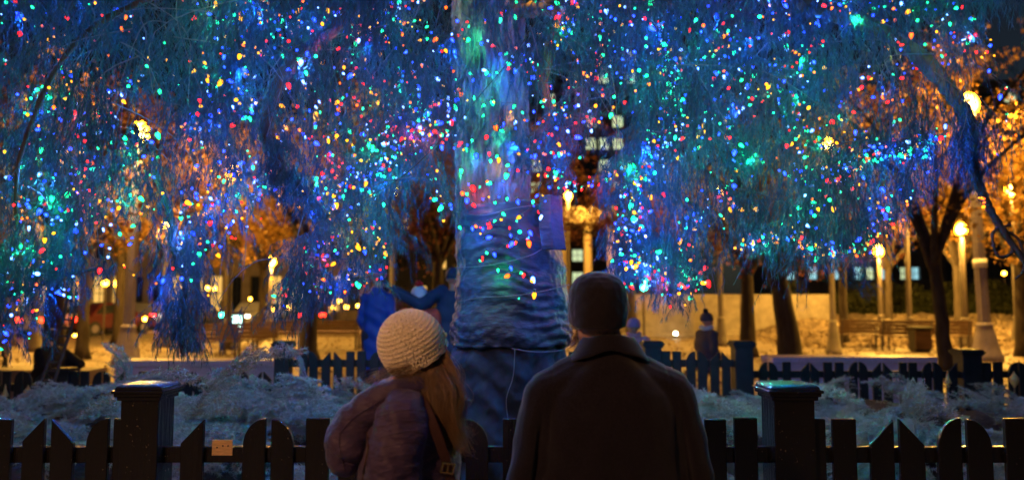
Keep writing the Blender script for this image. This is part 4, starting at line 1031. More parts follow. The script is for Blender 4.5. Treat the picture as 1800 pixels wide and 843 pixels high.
for i, (px, py, D_, rx, ry, rz, lb) in enumerate([(225, 690, 4.6, 0, -1.1, 170, 'fir bough standing up behind the left fence post'), (330, 735, 4.1, .2, -.55, 15, 'dense fir bough just right of the left fence post'), (120, 735, 4.2, -.1, -.25, 10, 'arching fir bough above the slanted pickets at left'),
                                          (545, 700, 5.6, 0, -1.1, 200, 'upright tuft of fir beside the rear fence post'), (1600, 760, 4.6, .1, -1.2, 30, 'upright browned fir sprig at the right behind the fence')]):
    o = bpy.data.objects.new('fir_bough', BMs[i]); link(o); o.location = P(px, py, D_); o.rotation_euler = (rx, ry, R(rz)); tag(o, lb, 'fir bough')
    if i > 2 or i == 0: o.scale = (.55, .55, .55)

# ------------------------------------------------------------------ hair strands helper
def strands(paths, w0, w1, name, m, parent):
    V = []; F = []; o = 0
    for pts in paths:
        pts = [Vector(p) for p in pts]; n = len(pts)
        ra = random.uniform(0, 2)
        for i, p in enumerate(pts):
            d = (pts[min(i+1, n-1)]-pts[max(i-1, 0)]).normalized(); a = d.cross(Vector((math.cos(ra), math.sin(ra), .2))).normalized(); b_ = d.cross(a)
            ww = w0+(w1-w0)*i/(n-1)
            for k in range(3):
                t = 2*math.pi*k/3; V.append(p+(a*math.cos(t)+b_*math.sin(t))*ww)
        for i in range(n-1):
            for k in range(3):
                F.append((o+i*3+k, o+i*3+(k+1) % 3, o+i*3+3+(k+1) % 3, o+i*3+3+k))
        o += n*3
    return link(bpy.data.objects.new(name, fast_mesh(name, np.array([tuple(v) for v in V]), np.array(F), m, smooth=True)), parent)
def hand(b, wrist, d, side, curl=.6, s=1.0):
    """five-fingered relaxed hand: palm and curled fingers"""
    d = Vector(d).normalized(); side = Vector(side).normalized(); nrm = d.cross(side)
    w_ = Vector(wrist); palm = w_+d*.085*s
    for k in range(4):
        o = (k-1.5)*.019*s; b.capsule(w_+side*o*.7+d*.01, .015*s, palm+side*o, .012*s, 10)
    for k, L_ in enumerate((.068, .078, .074, .058)):
        o = (k-1.5)*.020*s; p = palm+side*o; dd = d.copy()
        for seg, f in enumerate((.45, .32, .23)):
            dd = (dd+nrm*curl*(.35+.25*seg)).normalized(); q = p+dd*L_*f*s; b.capsule(p, .0088*s*(1-.1*seg), q, .0082*s*(1-.12*seg), 8); p = q
    p = w_+d*.025*s-side*.028*s; dd = (d*.7-side*.6+nrm*.4).normalized()
    for seg, L_ in enumerate((.034, .030, .024)):
        q = p+dd*L_*s; b.capsule(p, .011*s*(1-.1*seg), q, .010*s*(1-.1*seg), 8); p = q; dd = (dd+d*.3+nrm*.2).normalized()
def head(b, c, fwd, s=1.0, tilt=0.0):
    """skull, jaw, nose, ears, brow, lips as one solid; c = centre of head"""
    f = Vector(fwd).normalized(); rt = f.cross(Vector((0, 0, 1))).normalized(); u = rt.cross(f).normalized()
    M = Matrix((rt, f, u)).transposed()
    c = Vector(c); T = lambda x, y, z: c+M@Vector((x, y, z))*s
    b.ball(T(0, -.012, .022), .076*s, .095*s, .092*s, M=M)
    b.ball(T(0, .018, -.035), .062*s, .072*s, .075*s, M=M)
    b.ball(T(0, .050, -.080), .036*s, .036*s, .030*s, M=M)
    b.capsule(T(0, .085, .012), .009*s, T(0, .107, -.022), .013*s, 8)
    b.capsule(T(-.03, .078, .028), .012*s, T(.03, .078, .028), .012*s, 8)
    b.capsule(T(-.018, .085, -.050), .0075*s, T(.018, .085, -.050), .0075*s, 8)
    b.capsule(T(-.014, .084, -.061), .007*s, T(.014, .084, -.061), .007*s, 8)
    for k in (-1, 1):
        b.ball(T(k*.078, -.004, -.012), .012*s, .020*s, .032*s, M=M); b.ball(T(k*.083, -.012, -.002), .009*s, .016*s, .022*s, M=M)
        b.ball(T(k*.046, .062, -.022), .024*s, .02*s, .02*s, M=M)
    return M, T
def eyes(T, s, parent):
    for k in (-1, 1):
        b = MB(); b.ball(T(k*.030, .078, .004), .012*s, n=10, m=8); b.build('eye', EYE, parent, smooth=True)

# ------------------------------------------------------------------ THE MAN
MD = 2.7; mx = PX(1068, MD)
man = empty('person', (mx, MD, 0), label='man seen from behind in a dark wool coat and charcoal beanie', cat='person')
hf = Vector((-.50, .86, .10)); hc = Vector((-.032, .015, 1.550))
b = MB(); Mh, Th = head(b, hc, hf, 1.0)
b.capsule((-.015, .01, 1.50), .058, (0, -.01, 1.38), .068)
b.capsule((0, 0, 1.38), .09, (0, 0, .95), .13)
for s in (-1, 1):
    b.chain([((s*.215, 0, 1.27), .055), ((s*.30, -.02, 1.02), .042), ((s*.31, .10, .79), .030)])
    hand(b, (s*.31, .10, .79), (0, .25, -1), (0, 1, .2) if s > 0 else (0, 1, .2), .5 if s > 0 else .5)
    b.chain([((s*.09, 0, .92), .10), ((s*.10, .01, .50), .065), ((s*.11, -.01, .10), .042)]); b.capsule((s*.11, -.03, .05), .04, (s*.12, .16, .03), .03)
b.build('body', SKIN, man, voxel=.006, it=2)
eyes(Th, 1, man)
def hatdist(co, no): return .0016*wob(co, 70, 1)+.002*wob(co, 22, 3)
b = MB(); n = 40; rs = []
hx, hy = -.034, .012
for z, k in ((1.534, .091), (1.529, .096), (1.533, .0985), (1.548, .1005), (1.57, .1030), (1.60, .1038), (1.63, .1025), (1.654, .0975), (1.677, .087), (1.694, .072), (1.706, .053), (1.713, .032), (1.716, .008)):
    ring = []
    for q in range(n):
        a = 2*math.pi*q/n; x = math.cos(a)*k; y = math.sin(a)*k*1.16
        zz_ = z - (.0 if z > 1.56 else (1.56-z)*.0) + .10*0; zl = z + .013*math.cos(a-R(95))*max(0, min(1, (1.64-z)/.08))
        ring.append(Vector((hx+x, hy+y, zl)))
    rs.append(ring)
b.rings(rs)
b.build('beanie', BEANIE, man, voxel=.004, it=3, fn=hatdist)
# coat
b = MB()
b.loft([(0, 0, .42, .30, .22), (0, 0, .6, .285, .205), (0, 0, .8, .265, .185), (0, 0, 1.0, .25, .165), (0, 0, 1.12, .25, .158), (0, -.002, 1.22, .24, .148), (0, -.004, 1.30, .222, .132), (0, -.004, 1.36, .165, .115), (0, -.004, 1.405, .11, .10), (0, 0, 1.44, .078, .082)], 40, 2.4)
for s in (-1, 1):
    b.capsule((s*.055, -.005, 1.375), .078, (s*.202, -.005, 1.300), .084)
    b.chain([((s*.214, -.005, 1.282), .086), ((s*.256, -.018, 1.13), .076), ((s*.278, -.03, 1.0), .068), ((s*.305, .02, .90), .066), ((s*.31, .095, .80), .056)])
def coatfn(co, no):
    x, y, z = co.T
    arm = np.clip((np.abs(x)-.24)*30, 0, 1)
    f = .007*wob(co, 11, 1)+.004*wob(co, 24, 4)
    f += arm*.004*np.sin(z*42+np.abs(x)*30+2*np.sin(y*20))*np.clip((1.22-z)*6, 0, 1)
    # drag lines from the armpits to mid back, vertical drape folds lower down
    bk = (y < 0)*(1-arm)
    f += bk*.009*np.sin(np.abs(x)*46+z*9+2*np.sin(z*7))*np.clip((1.22-z)*3, 0, 1)
    f += -.017*np.exp(-((np.abs(x)-.232-.10*np.clip(1.25-z, 0, 1))/.011)**2)*np.clip((1.27-z)*10, 0, 1)   # crease between sleeve and body
    f += -.0022*np.exp(-((np.abs(x)-.205+.05*(z-1.25))/.0035)**2)*(z > 1.15)
    return f
b.build('coat', COAT, man, voxel=.007, it=4, fn=coatfn)
# collar: folded wool band
n = 56; rs = []
for j in range(9):
    ring = []
    for q in range(n):
        a = 2*math.pi*q/n; side = abs(math.cos(a)); back = max(0, -math.sin(a)); frn = max(0, math.sin(a))
        zb_ = 1.448 - .045*side**1.5 - .10*frn; ro = .103+.034*side + .01*frn; zt2 = 1.505-.015*side-.06*frn; rt_ = .083
        pr = [(.074, 1.40), (.076, 1.45), (rt_-.004, zt2-.008), (rt_, zt2), (rt_+.005, zt2-.001), (rt_+(ro-rt_)*.35+.004, zt2+(zb_-zt2)*.35), (rt_+(ro-rt_)*.7+.004, zt2+(zb_-zt2)*.7), (ro+.003, zb_), (ro-.006, zb_+.001)]
        rr, zz_ = pr[j]; ring.append(Vector((math.cos(a)*rr*1.03, -.002+math.sin(a)*rr*.98, zz_+.0015*math.sin(a*7+j))))
    rs.append(ring)
b = MB(); b.rings(rs, cap=False); o = b.build('collar', COAT, man, smooth=True)
md = o.modifiers.new('solid', 'SOLIDIFY'); md.thickness = .006; md = o.modifiers.new('sub', 'SUBSURF'); md.levels = 1; md.render_levels = 1
b = MB()
for s in (-1, 1): b.chain([((s*.10, 0, .90), .12), ((s*.105, .01, .50), .085), ((s*.11, -.01, .10), .07)])
b.build('trousers', DENIM, man, voxel=.012, it=2)
for s in (-1, 1):
    b = MB(); b.capsule((s*.11, -.04, .055), .052, (s*.125, .16, .045), .042); b.capsule((s*.11, -.02, .1), .055, (s*.11, -.02, .18), .06); b.box(s*.11-.05, s*.11+.05, -.09, .20, 0, .03, .01); b.build('boot', BOOT, man, voxel=.01, it=2)
# beard and stray hair on the left side of the jaw
pa = []
for i in range(420):
    a = random.uniform(-.95, .95); vv = random.uniform(-1, 1)
    p = Th(math.sin(a*1.25)*.068, .018+.062*math.cos(a*1.25)*(.6 if vv > 0 else 1), -.065+vv*.028)
    d = Mh @ Vector((math.sin(a*1.25)*.5, math.cos(a)*.5+.1, -.75)); d = d.normalized()*random.uniform(.018, .042)
    pa.append([p, p+d*.5+Vector((random.gauss(0, .003), random.gauss(0, .003), 0)), p+d+Vector((random.gauss(0, .006), random.gauss(0, .006), .004))])
for i in range(70):   # sideburn, hair below the hat
    p = Th(-.082, .03+random.uniform(-.01, .04), random.uniform(-.05, .02)); d = Vector((-.018, random.gauss(.01, .01), random.uniform(-.02, .008)))
    pa.append([p, p+d*.6, p+d+Vector((random.gauss(0, .004), 0, random.gauss(.004, .004)))])
for i in range(260):   # nape
    a = random.uniform(-1.1, 1.1); p = Th(math.sin(a)*.066, -.030-.062*math.cos(a)*.9, random.uniform(-.075, -.03)); d = Vector((0, -.003, -.016)); pa.append([p, p+d*.5, p+d+Vector((0, .004, 0))])
strands(pa, .0007, .0003, 'beard', BEARD, man)
# ------------------------------------------------------------------ THE WOMAN
WD = 2.6; wx = PX(708, WD)
wom = empty('person', (wx, WD, 0), label='woman in cream crocheted hat and plum padded jacket, long brown hair, looking up', cat='person')
def Q(px, py, D): return P(px, py, D)-Vector((wx, WD, 0))
hc = Q(726, 604, WD+.02); fw = Vector((.80, .42, .45)).normalized()
b = MB(); Mw, Tw = head(b, hc, fw, .95)
nb = Q(716, 690, WD+.01)
b.capsule(hc+Vector((-.01, 0, -.06)), .052, nb, .062); b.capsule(nb, .08, Q(705, 900, WD), .12)
for s in (-1, 1):
    ly = -s*.17
    b.chain([((.0, ly, 1.24), .05), ((-.03, ly*1.15, 1.0), .04), ((.18, ly*.7, .93), .028)]); hand(b, (.18, ly*.7, .93), (1, -ly*.6, .1), (0, .1, 1), .6, .92)
    b.chain([((0, -s*.08, .88), .095), ((.01, -s*.085, .47), .06), ((0, -s*.09, .09), .038)]); b.capsule((-.02, -s*.09, .045), .036, (.16, -s*.095, .03), .027)
b.build('body', SKIN, wom, voxel=.006, it=2); eyes(Tw, .95, wom)
# crocheted hat built stitch by stitch
ax = Vector((-.40, -.33, .86)).normalized(); u1 = ax.cross(Vector((0, 1, 0))).normalized(); u2 = ax.cross(u1).normalized()
hcen = Q(723, 603, WD-.005)
def hatp(s, ph, off=0):
    """s: arc length from apex in m; returns point and frame"""
    Rr = .108; sm = R(96)*Rr
    th = min(s, sm)/Rr
    rad = Rr*math.sin(th)*1.0; h = Rr*1.02*math.cos(th)
    if s > sm: h -= (s-sm)*.98; rad -= (s-sm)*.06
    nr = Vector((0, 0, 0)); dr = u1*math.cos(ph)+u2*math.sin(ph)
    nrm = (dr*math.sin(th)+ax*math.cos(th)).normalized(); tan = (dr*math.cos(th)-ax*math.sin(th)).normalized()
    return hcen+dr*(rad+off*math.sin(th))+ax*(h+off*math.cos(th)), nrm, tan, dr.cross(ax).normalized()
hb = MB(); rows = 15; SP = .0142; SMX = rows*SP
# inner shell
rs = []
for j in range(1, 40):
    s = (rows-1.6)*SP*j/39; rs.append([hatp(s, 2*math.pi*k/40, -.012)[0] for k in range(40)])
hb.rings(rs, cap=True)
rh = random.Random(5)
for j in range(rows):
    s0 = .010+j*SP; c_ = 2*math.pi*max(.012, (hatp(s0+SP*.5, 0)[0]-hcen-ax*((hatp(s0+SP*.5, 0)[0]-hcen).dot(ax))).length)
    last = j == rows-2
    n = max(7, int(c_/(.0125 if not last else .021)))
    # ridge of the row
    pts = []; m_ = 64
    for k in range(m_):
        ph = 2*math.pi*k/m_; p = hatp(s0+.0012*math.sin(k*1.7), ph+j*.12, .0016+.0008*math.sin(k*2.3+j))[0]; pts.append(p)
    a0 = [[None]*6 for _ in range(m_)]
    ring_pts = []
    for k in range(m_):
        p, nrm, tan, bt = hatp(s0, 2*math.pi*k/m_+j*.12); ring_pts.append([pts[k]+(nrm*math.cos(t)+tan*math.sin(t))*.0029 for t in [2*math.pi*q/6 for q in range(6)]])
    vs = [v for r_ in ring_pts for v in r_]; fs = [(k*6+q, k*6+(q+1) % 6, ((k+1) % m_)*6+(q+1) % 6, ((k+1) % m_)*6+q) for k in range(m_) for q in range(6)]
    hb.add(vs, fs)
    for k in range(n):
        ph = 2*math.pi*(k+.5*(j % 2)+rh.uniform(-.08, .08))/n
        dph = (.0026 if not last else .0055)/max(.012, c_/6.283)
        for sg in (-1, 1):
            pa_ = hatp(s0+.001, ph+sg*dph*1.25+dph*.4, .0012)[0]; pm = hatp(s0+SP*.5, ph+sg*dph*.95, .0030)[0]; pb = hatp(s0+SP*.98, ph+sg*dph*.35-dph*.3, .0010)[0]
            hb.tube([pa_, pa_.lerp(pm, .5)+(pm-hcen).normalized()*.0006, pm, pm.lerp(pb, .5), pb], [.0020, .0031, .0035, .0031, .0020], 6)
# edging
m_ = 72; ring_pts = []
for k in range(m_):
    p, nrm, tan, bt = hatp(.010+rows*SP+.0015*math.sin(k*1.3), 2*math.pi*k/m_, .001+.0012*math.sin(k*.9)); ring_pts.append([p+(nrm*math.cos(t)+tan*math.sin(t))*.0042 for t in [2*math.pi*q/6 for q in range(6)]])
hb.add([v for r_ in ring_pts for v in r_], [(k*6+q, k*6+(q+1) % 6, ((k+1) % m_)*6+(q+1) % 6, ((k+1) % m_)*6+q) for k in range(m_) for q in range(6)])
hb.build('crocheted_hat', YARN, wom, smooth=True)
kb_ = MB(); kp = Q(778, 590, WD-.01)
for i in range(9): kb_.ball(kp+Vector((rh.gauss(0, .006), rh.gauss(0, .006), rh.gauss(0, .008))), .0075, n=8, m=6)
kb_.build('hat_knot', YARN, wom, smooth=True)
# jacket
fwd = Vector((.95, .3, 0)); rgt_ = Vector((.3, -.95, 0))
b = MB(); rs = []
for px, py, D_, hf_, hl in ((712, 1250, WD, .20, .22), (712, 1100, WD, .19, .215), (714, 960, WD, .175, .205), (716, 860, WD, .165, .20), (718, 790, WD, .16, .20), (716, 740, WD, .148, .19), (712, 708, WD, .12, .155), (712, 688, WD, .09, .105), (714, 668, WD, .075, .078)):
    c = Q(px, py, D_); ring = []
    for k in range(40):
        a = 2*math.pi*k/40; cc, ss = math.cos(a), math.sin(a)
        ring.append(c+fwd*hf_*math.copysign(abs(cc)**.86, cc)+rgt_*hl*math.copysign(abs(ss)**.86, ss))
    rs.append(ring)
b.rings(rs)
b.chain([(Q(712, 712, WD-.09), .070), (Q(706, 736, WD-.155), .082), (Q(694, 800, WD-.185), .088), (Q(690, 880, WD-.19), .082), (Q(712, 950, WD-.18), .072), (Q(800, 975, WD-.10), .055)])
b.chain([(Q(715, 715, WD+.10), .065), (Q(722, 750, WD+.19), .078), (Q(725, 870, WD+.22), .075), (Q(770, 950, WD+.20), .065), (Q(840, 960, WD+.12), .05)])
def jacketfn(co, no):
    x, y, z = co.T
    f = .006*wob(co, 13, 2)+.003*wob(co, 30, 6)+.0028*np.sin(62*(z*.9+x*.5)+3*np.sin(y*13)+2.2*np.sin(x*19))*np.clip(wob(co, 9, 8)+.5, 0, 1)
    sl = np.clip((-.10-y)*18, 0, 1)
    # horizontal stitched channels of the padded sleeve, with puckers
    q = np.abs(np.sin((z+.10*x)*math.pi/.052)); f += sl*(.0035*q**.5-.0015)
    f += sl*.0015*np.sin(x*110+z*40)*(1-q)
    f += (1-sl)*(.004*np.abs(np.sin((z-.5*x)*26)) - .002)
    f += sl*-.006*np.exp(-((z-1.045-.5*(x+.03))/.014)**2)
    return f
b.build('jacket', JACKET, wom, voxel=.007, it=3, fn=jacketfn)
# hood hanging at her back
b = MB()
b.chain([(Q(735, 676, WD-.075), .030), (Q(700, 686, WD-.11), .038), (Q(664, 704, WD-.10), .050), (Q(630, 738, WD-.07), .068), (Q(612, 775, WD-.05), .080), (Q(604, 802, WD-.04), .062)])
b.chain([(Q(735, 674, WD+.06), .030), (Q(690, 680, WD+.09), .040), (Q(650, 710, WD+.08), .052), (Q(618, 752, WD+.05), .072), (Q(606, 795, WD+.02), .062)])
b.chain([(Q(650, 735, WD), .07), (Q(622, 785, WD-.01), .075)])
def hoodfn(co, no):
    x, y, z = co.T
    return .005*wob(co, 16, 9)+.004*np.sin((x*.8+z)*70+2*np.sin(y*25))*.7 + .003*wob(co, 40, 2)
b.build('hood', JACKET, wom, voxel=.006, it=3, fn=hoodfn)
# collar folds
b = MB()
for dz, rr_, tb_ in ((0, .083, .026), (.018, .076, .022), (.036, .070, .019)):
    c = Q(710, 690, WD)+Vector((0, 0, dz)); pts = [c+fwd*rr_*math.cos(t)+rgt_*rr_*.98*math.sin(t)+Vector((0, 0, .012*math.cos(t))) for t in [2*math.pi*k/20 for k in range(21)]]
    b.tube(pts, tb_, 10)
b.build('collar', JACKET, wom, voxel=.006, it=2, fn=lambda co, no: .003*wob(co, 40, 3))
b = MB()
for s in (-1, 1): b.chain([((0, -s*.085, .86), .11), ((.01, -s*.085, .47), .075), ((0, -s*.09, .10), .055)])
b.build('trousers', DENIM, wom, voxel=.012, it=2)
for s in (-1, 1):
    b = MB(); b.capsule((-.03, -s*.09, .05), .045, (.15, -s*.095, .04), .037); b.capsule((-.01, -s*.09, .1), .05, (-.01, -s*.09, .26), .056); b.box(-.08, .19, -s*.09-.045, -s*.09+.045, 0, .03, .01); b.build('boot', BOOT, wom, voxel=.01, it=2)
# stitched seams standing proud on sleeve, back and hood
def seam(pts, parent, name='seam', m=None, r_=.0028):
    b = MB(); b.tube(smoothline(pts, 6), r_, 6); return b.build(name, m or JACKET, parent, smooth=True)
def on_surface(ob, pts, off=.0015):
    out = []
    for p in smoothline(pts, 4):
        d = (p-(camo.location-Vector((wx, WD, 0)))).normalized(); o_ = p-d*.5
        ok, loc, nr, _ = ob.ray_cast(o_, d)
        if ok: out.append(loc+nr*off)
    return out
JK = [o for o in wom.children if o.name.startswith('jacket')][0]; HD = [o for o in wom.children if o.name.startswith('hood')][0]
for y in (722, 741, 760, 779, 800, 822, 846):
    pts = on_surface(JK, [Q(655, y+12, WD-.2), Q(690, y+2, WD-.2), Q(725, y-3, WD-.2), Q(760, y+4, WD-.2)], -.0005)
    if len(pts) > 4: seam(pts[1:-1], wom, 'seam', None, .0022)
for pp_ in ([(650, 705), (668, 730), (660, 770), (655, 820)], [(600, 740), (596, 780), (606, 825)], [(575, 780), (590, 800), (612, 815), (640, 812)], [(690, 690), (650, 715), (620, 735), (598, 760)]):
    pts = on_surface(HD, [Q(a, b_, WD-.1) for a, b_ in pp_], .0005)
    if len(pts) > 5: seam(pts, wom, 'hood_seam', None, .0028)
pts = on_surface(JK, [Q(642, 738, WD-.2), Q(648, 780, WD-.2), Q(640, 830, WD-.2), Q(638, 880, WD-.2)], .002)
if len(pts) > 5: seam(pts, wom, 'piping', LEATHER, .003)
# piping seam and shoulder strap
def ribbon(pts, wid, thk, nrm, name, m, parent):
    pl = smoothline(pts, 6); b = MB(); rs = []
    for i, p in enumerate(pl):
        d = (pl[min(i+1, len(pl)-1)]-pl[max(i-1, 0)]).normalized(); nn = Vector(nrm[0]).lerp(Vector(nrm[1]), i/(len(pl)-1)); nn = (nn-d*nn.dot(d)).normalized(); s_ = d.cross(nn)
        rs.append([p+s_*wid/2*a+nn*thk*c for a, c in ((-1, 0), (1, 0), (1, 1), (-1, 1))])
    b.rings(rs); o = b.build(name, m, parent); return o
bag = empty('shoulder_bag', Q(800, 980, WD-.06)+Vector((wx, WD, 0)), label='brown leather shoulder bag hanging on a buckled strap from the woman', cat='bag')
bo = bag.location
T2 = lambda p: p+Vector((wx, WD, 0))-bo
st = ribbon([T2(Q(715, 690, WD-.02)), T2(Q(737, 697, WD-.10)), T2(Q(752, 725, WD-.155)), T2(Q(768, 765, WD-.175)), T2(Q(782, 805, WD-.175)), T2(Q(796, 860, WD-.165)), T2(Q(806, 930, WD-.15))], .030, .004, ((-.1, -.6, .8), (.5, -.85, .1)), 'strap', LEATHER, bag)
bk = T2(Q(787, 822, WD-.186)); b = MB()
for x0, x1, z0, z1 in ((-.022, .022, .012, .017), (-.022, .022, -.017, -.012), (-.022, -.017, -.012, .012), (.017, .022, -.012, .012), (-.002, .002, -.012, .012)): b.box(x0, x1, -.003, .003, z0, z1, .001, M=Matrix.Translation(bk) @ Matrix.Rotation(R(14), 4, 'Y') @ Matrix.Rotation(R(25), 4, 'Z'))
b.build('buckle', BRASS, st)
b = MB(); b.box(-.13, .13, -.045, .045, -.16, .04, .02, M=Matrix.Rotation(R(20), 4, 'Z')); b.build('pouch', LEATHER, bag)
# hair
rh = random.Random(9); pa = []
low = Q(785, 770, WD-.06)
for i in range(2600):
    ph = rh.uniform(0, 1); side_in = rh.random()
    # roots along the brim, nape to temple on the visible side
    ra = rh.uniform(-1.05, 1.25)
    root = hatp(.010+rows*SP-.012, 0, 0)[0]
    best = math.atan2(0, 1)
    a0 = ANG0 = 0
    pa.append((ra, side_in, rh.random()))
# brim angle of a screen-right direction
def phi_of(v):
    v = Vector(v); return math.atan2(v.dot(u2), v.dot(u1))
ph_back = phi_of((-.15, -1, -.45)); ph_front = phi_of((1, -.3, .3))
dph = (ph_front-ph_back+math.pi) % (2*math.pi)-math.pi
paths = []
for ra, si, rz_ in pa:
    t = (ra+1.05)/2.3; ph = ph_back+dph*(t*.86+.02)
    dep_ = si*.03
    p0, nrm, tan, _ = hatp(.010+rows*SP-.02, ph, -.006-dep_)
    p1 = p0+tan*.03+Vector((0, 0, -.01))
    # target at the ends: hair gathers to the right side, widening
    tx = 742+56*min(1, max(0, t))+rh.gauss(0, 10); ty = 690
    p2 = Q(tx, ty, WD-.075-.03*(1-abs(t-.5))+dep_*1.2+rh.gauss(0, .008))
    ex = 765+34*t+rh.gauss(0, 9); ey = 745+50*rz_; p3 = Q(tx*.35+ex*.65, 735, WD-.115+dep_+rh.gauss(0, .008)); p4 = Q(ex+rh.gauss(3, 5), ey, WD-.12+dep_+rh.gauss(0, .010))
    cl = .010*math.sin(t*34+1)+.004*math.sin(t*77)
    p2.y += cl; p3.y += cl*1.5; p3.x += .006*math.sin(t*23+1); p4 = p4+Vector((.018*math.sin(t*31+rh.gauss(0, .5))+.01, rh.gauss(0, .01), .012*math.sin(t*19)+rh.gauss(0, .008)))
    paths.append(smoothline([p0, p1, p2, p3, p4], 4))
strands(paths, .00070, .00030, 'hair', HAIRM, wom)
paths = []
for i in range(170):    # loose hairs on the right edge
    t = rh.random(); p0 = Q(772+rh.gauss(0, 6), 600+20*t, WD-.03); p1 = Q(790+rh.gauss(0, 8), 650, WD-.05); p2 = Q(806+rh.gauss(0, 9), 700, WD-.06); p3 = Q(806+rh.gauss(0, 10), 740+rh.uniform(0, 50), WD-.08); p4 = p3+Vector((rh.gauss(.015, .015), 0, rh.gauss(0, .02)))
    paths.append(smoothline([p0, p1, p2, p3, p4], 4))
for i in range(60):    # flyaway hair over the collar at the left
    p0 = hatp(.010+rows*SP-.015, ph_back+rh.uniform(-.9, .7), -.008)[0]; d = rh.uniform(.3, 1)
    e = Q(668-28*d+rh.gauss(0, 14), 664+22*rh.random(), WD-.10+rh.gauss(0, .02)); m_ = p0.lerp(e, .5)+Vector((rh.gauss(0, .008), -.012, .012+rh.gauss(0, .008)))
    e2 = e+Vector((-.012*rh.random(), 0, rh.gauss(-.012, .014)))
    paths.append(smoothline([p0, m_, e, e2], 4))
for i in range(50):    # hair tucked into the collar, sweeping right
    p0 = hatp(.010+rows*SP-.015, ph_back+rh.uniform(-.7, .6), -.006)[0]
    e = Q(700+rh.uniform(-40, 60), 682+rh.gauss(0, 7), WD-.105+rh.gauss(0, .008)); m_ = p0.lerp(e, .5)+Vector((rh.gauss(0, .004), -.016, -.004)); e2 = Q(735+rh.gauss(0, 14), 700, WD-.11)
    paths.append(smoothline([p0, m_, e, e2], 4))
strands(paths, .0006, .00025, 'loose_hair', HAIRM, wom)

